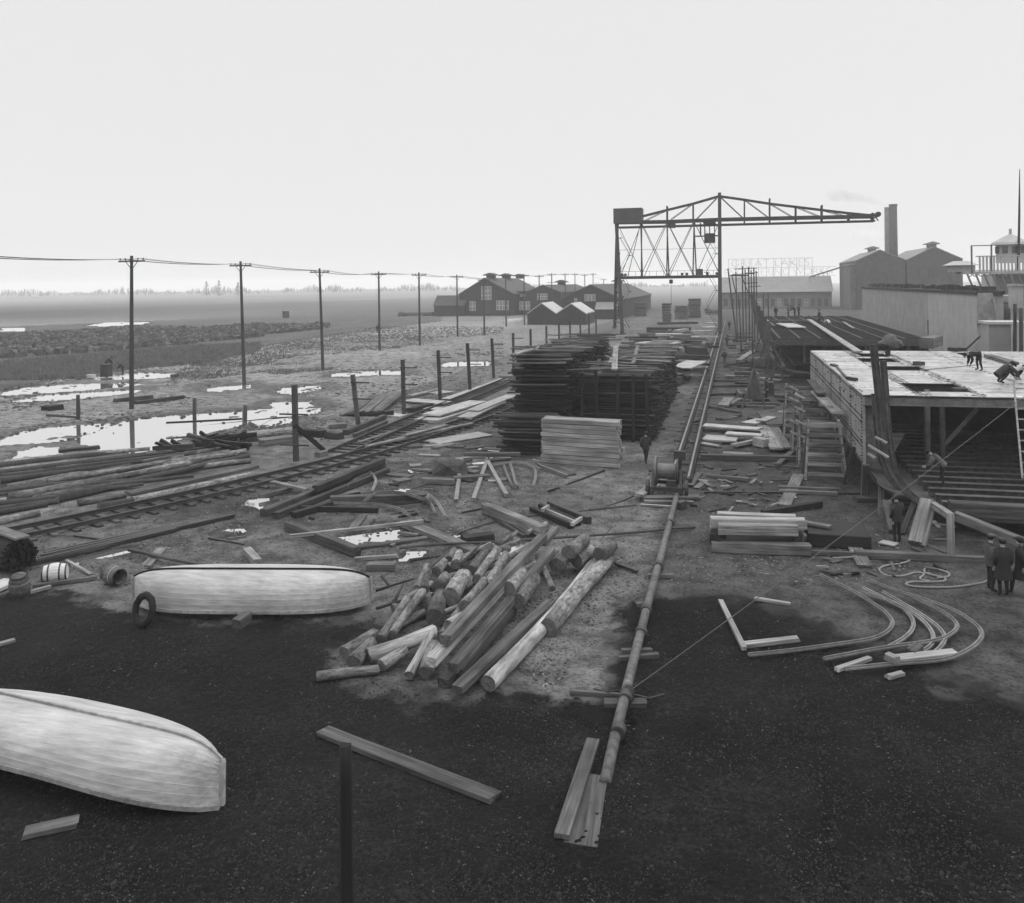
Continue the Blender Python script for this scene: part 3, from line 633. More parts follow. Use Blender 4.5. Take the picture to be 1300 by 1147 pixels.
# lower walkway girder and hangers
gz=atY(846,352,YF+4).z; gl=atY(781,353,YF+5).x; gr=atY(915,351.5,YF+5).x
for yy in (YF+5,YB-5): MB().bar(V((gl,yy,gz)),V((gr,yy,gz)),.45,.55).build('lower_girder','crane',e)
for yy in (YF+5,):
    b=MB(); b.bar(V((gl,yy,gz+1.2)),V((gr,yy,gz+1.2)),.06)
    for k in range(16): x=gl+(gr-gl)*k/15; b.bar(V((x,yy,gz)),V((x,yy,gz+1.2)),.05)
    b.build('handrail','crane',e)
mz=cp(846,282).z
HX=[cp(x,282).x for x in (814,847,881)]
for x in HX:
    for sd in (-1,1): MB().bar(V((x,YC+sd,mz)),V((x+.5*sd*-1,YC+sd*4,gz)),.24).build('hanger','crane',e)
xs=[lt.x]+HX+[rt.x]
for x1,x2 in zip(xs[:-1],xs[1:]):
    if x1==lt.x or x2==rt.x: 
        MB().bar(V((x1 if x1!=lt.x else HX[0],YC-1,mz)),V((x2 if x1!=lt.x else lt.x+2.5,YC-4,gz)),.1).build('sway_brace','crane',e); continue
    MB().bar(V((x1,YC-1,mz)),V((x2,YC-4,gz)),.09).build('sway_brace','crane',e); MB().bar(V((x2,YC-1,mz)),V((x1,YC-4,gz)),.09).build('sway_brace','crane',e)
for xa_,xb_,sd in ((lt.x,HX[0],1),(HX[0],HX[1],1),(HX[1],HX[2],1),(HX[2],rt.x,1)):
    b=MB(); b.bar(V((xa_,YC+1,mz)),V((xb_,YC+4,gz)),.09); b.bar(V((xb_,YC+1,mz)),V((xa_,YC+4,gz)),.09); b.bar(V((xa_,YC-2.4,(mz+gz)/2)),V((xb_,YC-2.4,(mz+gz)/2)),.06); b.build('sway_brace','crane',e)
# stairs and leg bracing on both leg pairs
for top,xb in ((lt,-21.6),(V((rt.x,YC,lt.z)),-1.75)):
    b=MB(); pr=None
    for k in range(15):
        t=k/14; z=.8+(mz-.8)*t; y=(YF+(YC-YF-1)*t) if k%2 else (YB-(YB-YC-1)*t); x=xb+(top.x-xb)*t; q=V((x,y,z))
        if pr: b.bar(pr,q,.16)
        pr=q
    b.build('leg_bracing','crane',e)
    b=MB()
    for k in range(1,7):
        t=k/7; z=.8+(mz-.8)*t; x=xb+(top.x-xb)*t; b.bar(V((x,YF+(YC-YF-1)*t,z)),V((x,YB-(YB-YC-1)*t,z)),.14)
    b.build('leg_strut','crane',e)
    b=MB()
    for k in range(6):
        z0,z1=1+k*3.6,1+(k+1)*3.6
        if z1>mz: break
        s=1.1 if k%2 else -1.1; sg=1 if top is lt else -1; xx=xb+sg*1.5
        b.bar(V((xx-s*.9,YF+3+k*.6,z0)),V((xx+s*.9,YF+3.2+k*.6,z1)),.28,.07); b.bar(V((xx-s*.9,YF+3+k*.6,z0+1)),V((xx+s*.9,YF+3.2+k*.6,z1+1)),.05); b.box((xx+s*.9-.4,YF+2.8+k*.6,z1-.1),(xx+s*.9+.4,YF+3.8+k*.6,z1))
    b.build('stair','crane',e)
a,c_=cp(894,284),cp(908,308.5); zc=cp(900,297).z
cb_=MB(); cb_.box((a.x,YC-1.6,c_.z),(c_.x,YC+1.0,zc)); cb_.box((a.x-.15,YC-1.75,a.z-.1),(c_.x+.15,YC+1.2,a.z+.15))
for x in (a.x+.1,(a.x+c_.x)/2,c_.x-.1):
    for y in (YC-1.5,YC+.9): cb_.bar(V((x,y,zc)),V((x,y,a.z)),.16)
cab=cb_.build('cab','crane',e); 
pb=MB(); q=cp(882,300); pb.box((q.x,YC-1.6,zc-.6),(c_.x+1,YC-.2,zc-.4)); pb.bar(V((q.x+1.2,YC-1.5,zc-.4)),V((q.x+1.2,YC-1.5,a.z)),.3); pb.build('platform','crane',e)
a=cp(849,284); MB().box((a.x,YC-1.1,a.z-.9),(a.x+1.3,YC+1.1,a.z)).build('trolley','crane',e)
b=MB(); q=cp(852,352); q.z=gz; b.bar(q+V((0,-.3,-.3)),V((q.x,YC-.3,5)),.07); b.box((q.x-.35,YC-.6,gz-1.3),(q.x+.35,YC,gz-.5)); b.build('hoist_rope','crane',e)
MB().box((cp(884,343).x,YF+4.6,gz+.3),(cp(893,343).x,YF+5.8,gz+1.5)).build('motor_box','crane_box',e)
b=MB()
for x in (786,790,794,866,872,898,910): 
    q=atY(x,350,YF+4.7); b.box((q.x-.25,YF+4.5,gz+.3),(q.x+.25,YF+4.9,gz+.8))
b.build('lamp','crane',e)
# ================================================================== buildings
def win(parent,px,Y,mt='glass',name='window',fr=True):
    x1,y1,x2,y2=px; a=atY(x1,y1,Y);c_=atY(x2,y2,Y)
    w=MB().box((a.x,Y-.06,c_.z),(c_.x,Y+.1,a.z)).build(name,'trim' if (fr and mt=='glass') else 'barn',parent)
    b=MB(); n=max(1,round((c_.x-a.x)/1.1)); k=max(1,round((a.z-c_.z)/1.3))
    for i in range(n):
        for j in range(k):
            gx=(c_.x-a.x)/n;gz_=(a.z-c_.z)/k; b.box((a.x+gx*i+.1,Y-.1,c_.z+gz_*j+.1),(a.x+gx*(i+1)-.1,Y-.07,c_.z+gz_*(j+1)-.1))
    b.build('pane',mt,w)
def gable(name,X0,X1,Y0,Y1,ez,rz,wall,roof,label,cat,wins=(),group=None,vents=(),ov=.4,rx=None):
    e=thing(name,V((X0,Y0,0)),label,cat,group); xm=(X0+X1)/2 if rx is None else rx
    b=MB(); b.add([(X0,Y0,-.3),(X1,Y0,-.3),(X1,Y0,ez),(xm,Y0,rz),(X0,Y0,ez),(X0,Y1,-.3),(X1,Y1,-.3),(X1,Y1,ez),(xm,Y1,rz),(X0,Y1,ez)],[(0,1,2,3,4),(9,8,7,6,5),(0,4,9,5),(1,6,7,2)]); b.build('wall',wall,e)
    b=MB(); t=.25
    for (xa_,za_) in ((X0,ez),(X1,ez)):
        k=(rz-ez)/abs(xm-xa_); xo=xa_+(-ov if xa_<xm else ov); zo=za_-k*ov
        vs=[]
        for y in (Y0-ov,Y1+ov): vs+=[(xo,y,zo+.02),(xm,y,rz+.02),(xm,y,rz+t+.02),(xo,y,zo+t+.02)]
        b.add(vs,[(0,1,2,3),(7,6,5,4),(0,4,5,1),(3,2,6,7),(0,3,7,4),(1,5,6,2)])
    rf=b.build('roof',roof,e)
    for y in vents:
        c_=V((xm,y,rz)); MB().box(c_+V((-1.1,-2,.1)),c_+V((1.1,2,1.0))).box(c_+V((-2.,-2.8,1.0)),c_+V((2.,2.8,1.25))).add([c_+V(a) for a in ((-2,-2.8,1.26),(2,-2.8,1.26),(2,2.8,1.26),(-2,2.8,1.26),(0,-2.8,1.9),(0,2.8,1.9))],[(0,1,4),(2,3,5),(1,2,5,4),(3,0,4,5)]).build('roof_vent',roof,e)
    for w in wins: win(e,w[:4],Y0,*(w[4:]))
    return e
Y1_=264.; a=atY(583.5,374,Y1_);p_=atY(615,354,Y1_);c_=atY(651,373,Y1_); ky=atX(657,356,p_.x).y
gable('barn',a.x,c_.x,Y1_,min(ky,330),a.z,p_.z,'barn','barn_roof','largest dark gabled barn with tall double-height window and flat roof ventilators','barn',
 [(611,364,624,381),(630,382,646,394),(596,383,604,395),(612,386,622,398,'glass_dark')],'dark gabled barns beyond the sheds',(272,292,312),rx=p_.x)
a=atY(551,388,262);c_=atY(589,388,262); r_=atY(554,376,266)
e=thing('lean_to_shed',V((a.x,262,0)),'low dark lean-to shed with sloping roof at the end of the big barn','shed')
q=MB(); q.add([(a.x,262,-.3),(c_.x,262,-.3),(c_.x,262,a.z),(a.x,262,a.z),(a.x,270,-.3),(c_.x,270,-.3),(c_.x,270,a.z),(a.x,270,a.z),(a.x,266,r_.z),(c_.x,266,r_.z)],[(0,1,2,3),(5,4,7,6),(0,3,8,7,4),(1,5,6,9,2)]); q.build('wall','barn',e)
q=MB(); q.add([(a.x-.3,261.6,a.z-.1),(c_.x+.3,261.6,a.z-.1),(c_.x+.3,266,r_.z+.15),(a.x-.3,266,r_.z+.15),(a.x-.3,270.4,a.z-.1),(c_.x+.3,270.4,a.z-.1)],[(0,1,2,3),(3,2,5,4)]); q.build('roof','barn_roof',e)
Y3=268.; a=atY(668,372,Y3);p_=atY(689,363,Y3);c_=atY(709.5,381,Y3)
gable('barn',p_.x-5.6,p_.x+5.6,Y3,330,atY(670,372,Y3).z,p_.z,'barn','barn_roof','middle dark barn with a pale gable window behind the white-roofed sheds','barn',[(682,373,695,381),(659,383,673,394)],'dark gabled barns beyond the sheds',(300,))
a=atY(655,377,272);c_=atY(676,397,272); e=thing('link_building',V((a.x,272,0)),'low dark linking wall with small windows between the two larger barns','shed')
MB().box((a.x,272,-.3),(c_.x,285,a.z+1.6)).build('wall','barn',e); MB().box((a.x-.2,271.7,a.z+1.6),(c_.x+.2,285.2,a.z+1.9)).build('roof','barn_roof',e)
for x in (655,660,664): win(e,(x,373.5,x+3,377),272)
Y4=238.; a=atY(711,381,Y4);p_=atY(749.5,362.5,Y4)
gable('barn',a.x,2*p_.x-a.x,Y4,330,a.z,p_.z,'barn','barn_roof','nearest dark barn with a pale gable window beside the crane leg','barn',[(742,374,756,382.5),(766,394,774,401),(729,379,733,385)],'dark gabled barns beyond the sheds',(300,))
q=atY(756,384,Y4-3); q2=atY(778,393,Y4-3)
e=thing('porch',V((q.x,Y4-3,0)),'low pale-roofed porch against the nearest barn','porch'); MB().box((q.x,Y4-3,-.2),(q2.x+1,Y4-.1,q2.z)).build('wall','barn',e); MB().add([(q.x-.2,Y4-3.3,q2.z),(q2.x+1.2,Y4-3.3,q2.z),(q2.x+1.2,Y4-.1,q.z),(q.x-.2,Y4-.1,q.z)],[(0,1,2,3)]).build('roof','roof_grey',e)
Y5=204.
for (xl,xa_,xr,ye,ya,lb) in ((669,688,706,399,386,'small dark board shed with a pale roof, the one nearer the telegraph poles'),(706,725.5,744,399,386.5,'small dark board shed with a pale overhanging roof, the one nearer the crane')):
    a=atY(xl,ye,Y5);p_=atY(xa_,ya,Y5);c_=atY(xr,ye,Y5); ky=atX(xa_+19,ya-3.5,p_.x).y
    gable('board_shed',a.x+.06,c_.x-.06,Y5,Y5+14,(a.z+c_.z)/2,p_.z,'barn','roof_pale',lb,'shed',(),'twin white-roofed sheds',ov=.03)
# works hall
Yw=318.; a=atY(916,371,Yw);c_=atY(1056,369.5,Yw); r_=atY(985,351.5,Yw+8); ez=(a.z+c_.z)/2
e=thing('works_hall',V((a.x,Yw,0)),'long pale-roofed works hall with windows and a skeleton roof sign','factory')
MB().box((a.x,Yw,-.3),(c_.x,Yw+16,ez)).build('wall','brick_pale',e)
MB().add([(a.x-.5,Yw-1,ez-.2),(c_.x+.5,Yw-1,ez-.2),(c_.x+.5,Yw+8,r_.z),(a.x-.5,Yw+8,r_.z),(a.x-.5,Yw+17,ez-.2),(c_.x+.5,Yw+17,ez-.2)],[(0,1,2,3),(3,2,5,4),(0,3,4),(1,5,2)]).build('roof','roof_grey',e)
for k in range(16): win(e,(919+k*8.5,379.5,924+k*8.5,389),Yw,'glass' if k in(5,8,12) else 'glass_dark')
Ys=Yw+8; sg=MB(); t1=atY(925,330,Ys);t2=atY(1031,328,Ys); b1=r_.z
for k in range(12):
    x=t1.x+(t2.x-t1.x)*k/11; sg.bar(V((x,Ys,b1-.2)),V((x,Ys,t1.z+.2)),.09); sg.bar(V((x,Ys+3,b1-1)),V((x,Ys,t1.z-2)),.05)
for z in (t1.z+.15,(t1.z+b1)/2+.1,b1+.2): sg.bar(V((t1.x,Ys,z)),V((t2.x+ (8 if z!=t1.z+.15 else 0),Ys,z)),.08)
sf=sg.build('sign_frame','steel',e)
def letters(txt,x0,x1,z0,z1,Y,parent):
    cu=bpy.data.curves.new('lettering','FONT'); cu.body=txt; cu.extrude=.04; cu.offset=-.018; cu.align_x='LEFT'; o=bpy.data.objects.new('lettering',cu); C.objects.link(o)
    dg=bpy.context.evaluated_depsgraph_get(); me=bpy.data.meshes.new_from_object(o.evaluated_get(dg)); bpy.data.objects.remove(o)
    xs=[v.co.x for v in me.vertices];ys=[v.co.y for v in me.vertices]; sx=(x1-x0)/(max(xs)-min(xs)); sz=(z1-z0)/(max(ys)-min(ys))
    w=V(parent['_w']); 
    for v in me.vertices: v.co=V((x0+(v.co.x-min(xs))*sx,Y+v.co.z,z0+(v.co.y-min(ys))*sz))-w
    me.materials.clear(); me.materials.append(MT['sign']); o=bpy.data.objects.new('lettering',me); C.objects.link(o); o.parent=parent; o['_w']=tuple(w)
zm=(t1.z+b1)/2
letters('GREAT LAKES',t1.x+1,t2.x-1,zm+.5,t1.z-.1,Ys-.15,e); letters('ENGINEERING WORKS',t1.x-1.5,t2.x+6,b1+.5,zm-.2,Ys-.15,e)
# foundry pair and chimneys
Yf=300.
for (xl,xa_,xr,ye,ya,lb,ws,vy) in ((1087,1117,1149.5,331,318,'plain windowless dark gabled foundry hall below the twin chimney',(),316),(1151,1186,1222.5,330,314,'dark gabled foundry hall with a row of windows, nearer the steamer',[(1163,340,1168,352,'glass_dark'),(1178,340,1184,352,'glass_dark'),(1185,340,1192,352,'glass_dark'),(1202,340,1209,352,'glass_dark')],304)):
    a=atY(xl,ye,Yf);p_=atY(xa_,ya,Yf);c_=atY(xr,ye,Yf)
    gable('foundry_hall',a.x+.1,c_.x-.1,Yf,Yf+45,(a.z+c_.z)/2,p_.z,'brick','roof_grey',lb,'factory',ws,'foundry halls',(vy,),ov=.1,rx=p_.x)
a=atY(1078,337,Yf+4);c_=atY(1087,337,Yf+4); e=thing('foundry_annex',V((a.x,Yf+2,0)),'narrow grey lean-to tower against the plain foundry hall','factory')
MB().box((a.x,Yf+2,-.3),(c_.x-.3,Yf+20,a.z)).build('wall','brick_pale',e); MB().box((a.x-.3,Yf+1.7,a.z),(c_.x-.25,Yf+20.3,a.z+.4)).build('roof','roof_grey',e)
a=atY(1028,352,Yw+4); c_=atY(1079,336,Yw+4); b=MB(); b.bar(a,c_,.5,.5)
for k in range(6): q=a.lerp(c_,k/9); b.bar(q,V((q.x,q.y,q.z-1.6+.1*k)),.15)
tag(b.build('conveyor_gallery','steel'),'thin sloping conveyor gallery between the works hall and the foundry','conveyor')
Yk=330.; a=atY(1123,263.5,Yk);b_=atY(1129.5,260,Yk);c_=atY(1138,260,Yk)
e=thing('chimney_stack',V((b_.x,Yk,0)),'tall twin-shafted dark factory chimney smoking above the foundry','chimney')
MB().tube([V((a.x+1,Yk+.6,0)),V((a.x+1,Yk+.6,a.z))],[1.15,1.0],12).build('shaft','brick_pale',e,smooth=True)
MB().tube([V(((b_.x+c_.x)/2,Yk,0)),V(((b_.x+c_.x)/2,Yk,b_.z))],[1.5,1.28],14).build('shaft','brick',e,smooth=True)
MB().tube([V(((b_.x+c_.x)/2,Yk,b_.z-.6)),V(((b_.x+c_.x)/2,Yk,b_.z+.05))],[1.45,1.45],14).build('cap','brick',e)
def puff(name,pts,rad,dens,col):
    m=bpy.data.materials.new(name); m.use_nodes=True; nt=m.node_tree; N=nt.nodes;L=nt.links; N.remove(N['Principled BSDF']); v=N.new('ShaderNodeVolumePrincipled'); v.inputs['Color'].default_value=(col,col,col,1); v.inputs['Density'].default_value=dens; v.inputs['Anisotropy'].default_value=.2
    L.new(v.outputs[0],N['Material Output'].inputs['Volume']); MT[name]=m
    for i,(p,r) in enumerate(zip(pts,rad)):
        b=MB(); k=9
        vs=[];fs=[]
        for a in range(k+1):
            for c in range(12):
                th=math.pi*a/k; ph=2*math.pi*c/12; rr=r*(1+.25*math.sin(3*ph+i)*math.sin(2*th))
                vs.append(V(p)+V((math.sin(th)*math.cos(ph)*rr*1.6,math.sin(th)*math.sin(ph)*rr,math.cos(th)*rr*.75)))
        for a in range(k):
            for c in range(12): fs.append((a*12+c,a*12+(c+1)%12,(a+1)*12+(c+1)%12,(a+1)*12+c))
        b.add(vs,fs); tag(b.build(name,m,smooth=True),kind='stuff')
puff('smoke',[atY(x,y,Yk) for x,y in ((1123,262),(1117,259),(1108,256),(1097,253.5),(1083,251),(1066,249))],[.8,1.1,1.5,1.9,2.4,3.0],.035,.4)
puff('steam',[atY(x,y,Yf+12) for x,y in ((1112,309),(1106,304),(1097,298),(1112,297))],[1.7,2.2,2.6,1.8],.12,1.0)
# ================================================================== plank stacks
PS=[]
def plank_stack(X0,X1,Y0,Y1,zt,pitch,front_label,top_label,grp,dy=.42,nfront=2,skew=.35):
    stuff=MB(); nz_=int(zt/pitch); ny=int((Y1-Y0)/dy)
    for k in range(nz_):
        z=.12+k*pitch
        for j in range(ny):
            y=Y0+j*dy+ru(-.06,.06); xa_=X0+ru(-skew,skew)*(.5+.6*(k/nz_)); xb=X1+ru(-skew,skew)*.6; sag=ru(-.03,.03)
            if j<6 and rnd()<.2: continue
            if rnd()<.12: xb+=ru(.1,.5)
            if rnd()<.12: xa_-=ru(.1,.6)
            p,q=V((xa_,y,z+sag)),V((xb,y+ru(-.1,.1),z-sag)); w,h=ru(.2,.32),ru(.05,.1)
            if j<nfront and (j==0 or k%2==0): 
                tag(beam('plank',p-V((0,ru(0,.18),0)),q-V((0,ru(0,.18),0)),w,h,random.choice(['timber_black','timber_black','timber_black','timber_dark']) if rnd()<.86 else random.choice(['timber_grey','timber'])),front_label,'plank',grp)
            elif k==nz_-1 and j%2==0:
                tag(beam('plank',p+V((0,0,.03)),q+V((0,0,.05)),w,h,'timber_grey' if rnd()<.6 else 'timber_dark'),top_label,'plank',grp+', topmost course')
            else: stuff.bar(p,q,w,h,mi=0 if rnd()<.6 else 1)
    o=stuff.build('stacked_planks',['timber_black','timber_dark']); tag(o,kind='stuff')
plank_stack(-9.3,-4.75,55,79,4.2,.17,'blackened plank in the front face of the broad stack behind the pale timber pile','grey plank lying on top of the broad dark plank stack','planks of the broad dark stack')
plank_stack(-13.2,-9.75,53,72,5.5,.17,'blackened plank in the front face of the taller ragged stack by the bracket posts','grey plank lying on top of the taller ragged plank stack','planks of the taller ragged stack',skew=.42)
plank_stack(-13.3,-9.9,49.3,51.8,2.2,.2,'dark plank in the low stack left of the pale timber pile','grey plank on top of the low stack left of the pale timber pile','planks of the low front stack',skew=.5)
for x in (-9.1,-8.2,-6.9,-5.9,-5.0): tag(beam('stack_upright',V((x,54.45,0)),V((x+ru(-.1,.1),54.5,ru(4.1,4.5))),.2,.12,'timber_black'),'black upright batten against the front of the broad plank stack','batten','upright battens on the plank stacks')
for (x1,y1,x2,y2) in [(708,459,742,440),(738,461,771,437),(774,462,784,439),(804,461,810,439),(826,470,836,446),(653,450,692,440),(670,440,690,443),(757,477,766,470),(733,478,741,471),(792,474,800,468)]:
    z=4.45 if x1>=725 else (5.75 if x1<700 else 4.6)
    if y1>469: z=4.0
    p,q=at(x1,y1,z),at(x2,y2,z); tag(beam('stringer',p,q,.28,.1,'timber'),'pale stringer timber laid lengthwise over the dark plank stacks','timber','pale stringers on the plank stacks')
for i in range(70):
    x=ru(-13.2,-5.2);y=ru(54,78);z=(5.75 if x<-9.6 else 4.42)+ru(0,.12); a=ru(-.5,.5)+(1.4 if rnd()<.2 else 0); l=ru(1,2.4); d=V((math.cos(a)*l,math.sin(a)*l,ru(-.05,.05)))
    if x<-9.6 and y>71: continue
    tag(beam('loose_board',V((x,y,z))-d,V((x,y,z))+d,ru(.15,.3),.06,random.choice(['timber_grey','timber','timber_dark'])),'loose board lying crooked on top of the dark plank stacks','board','loose boards on the plank stacks')
# right-hand stepped plank ends
# pale squared timber pile
a,c_=at(687,588),at(783.5,595); dr=(c_-a).normalized(); nn=V((-dr.y,dr.x,0))
for k in range(10):
    for j in range(4):
        s=ru(-.12,.12); p=a+nn*(.15+j*.31)+V((0,0,.14+k*.245))+dr*s; q=c_+nn*(.15+j*.31)+V((0,0,.14+k*.245))+dr*(s+ru(-.06,.06))
        fl='pale squared timber in the front face of the neat stacked pile' if j==0 else ('pale squared timber on the top course of the neat stacked pile' if k==9 else 'pale squared timber inside the neat stacked pile, its end showing')
        if j==0 or k==9 or j<3: tag(beam('squared_timber',p,q,.29,.225,'timber_pale',rag=.05),fl,'timber','squared timbers of the neat pale pile')
# ================================================================== far stacks and strewn stock
def bundle(label,x1,y1,x2,yt,dep,mt,n,cat='timber stack'):
    p,q=at(x1,y1),at(x2,y1); zt=H-uv(x1,yt)[1]*(-sn*p.x+cs*p.y)/F; e=thing('timber_stack',p,label,cat,'far timber stacks')
    for k in range(n):
        b=MB(); z0=zt*k/n; z1=zt*(k+.8)/n
        for j in range(3): s=ru(-.2,.2); b.box((p.x+s,p.y+dep*j/3,z0),(q.x+s,p.y+dep*(j+.85)/3,z1))
        b.build('course',mt,e)
bundle('tall narrow crate-like timber stack far off under the crane girder',841,409,851,385,3,'timber_dark',7)
bundle('long grey timber stack far off beyond the tall narrow stack',857,406,873,388,5,'timber_grey',6)
bundle('highest dark timber stack far off near the crane leg',874,404,889,379,5,'timber_dark',7)
bundle('small far timber stack left of the tall narrow stack, under the girder',806,402,819,384,4,'timber_dark',4)
bundle('low wide far stack before the works hall',895,400,914,393,5,'timber_grey',3)
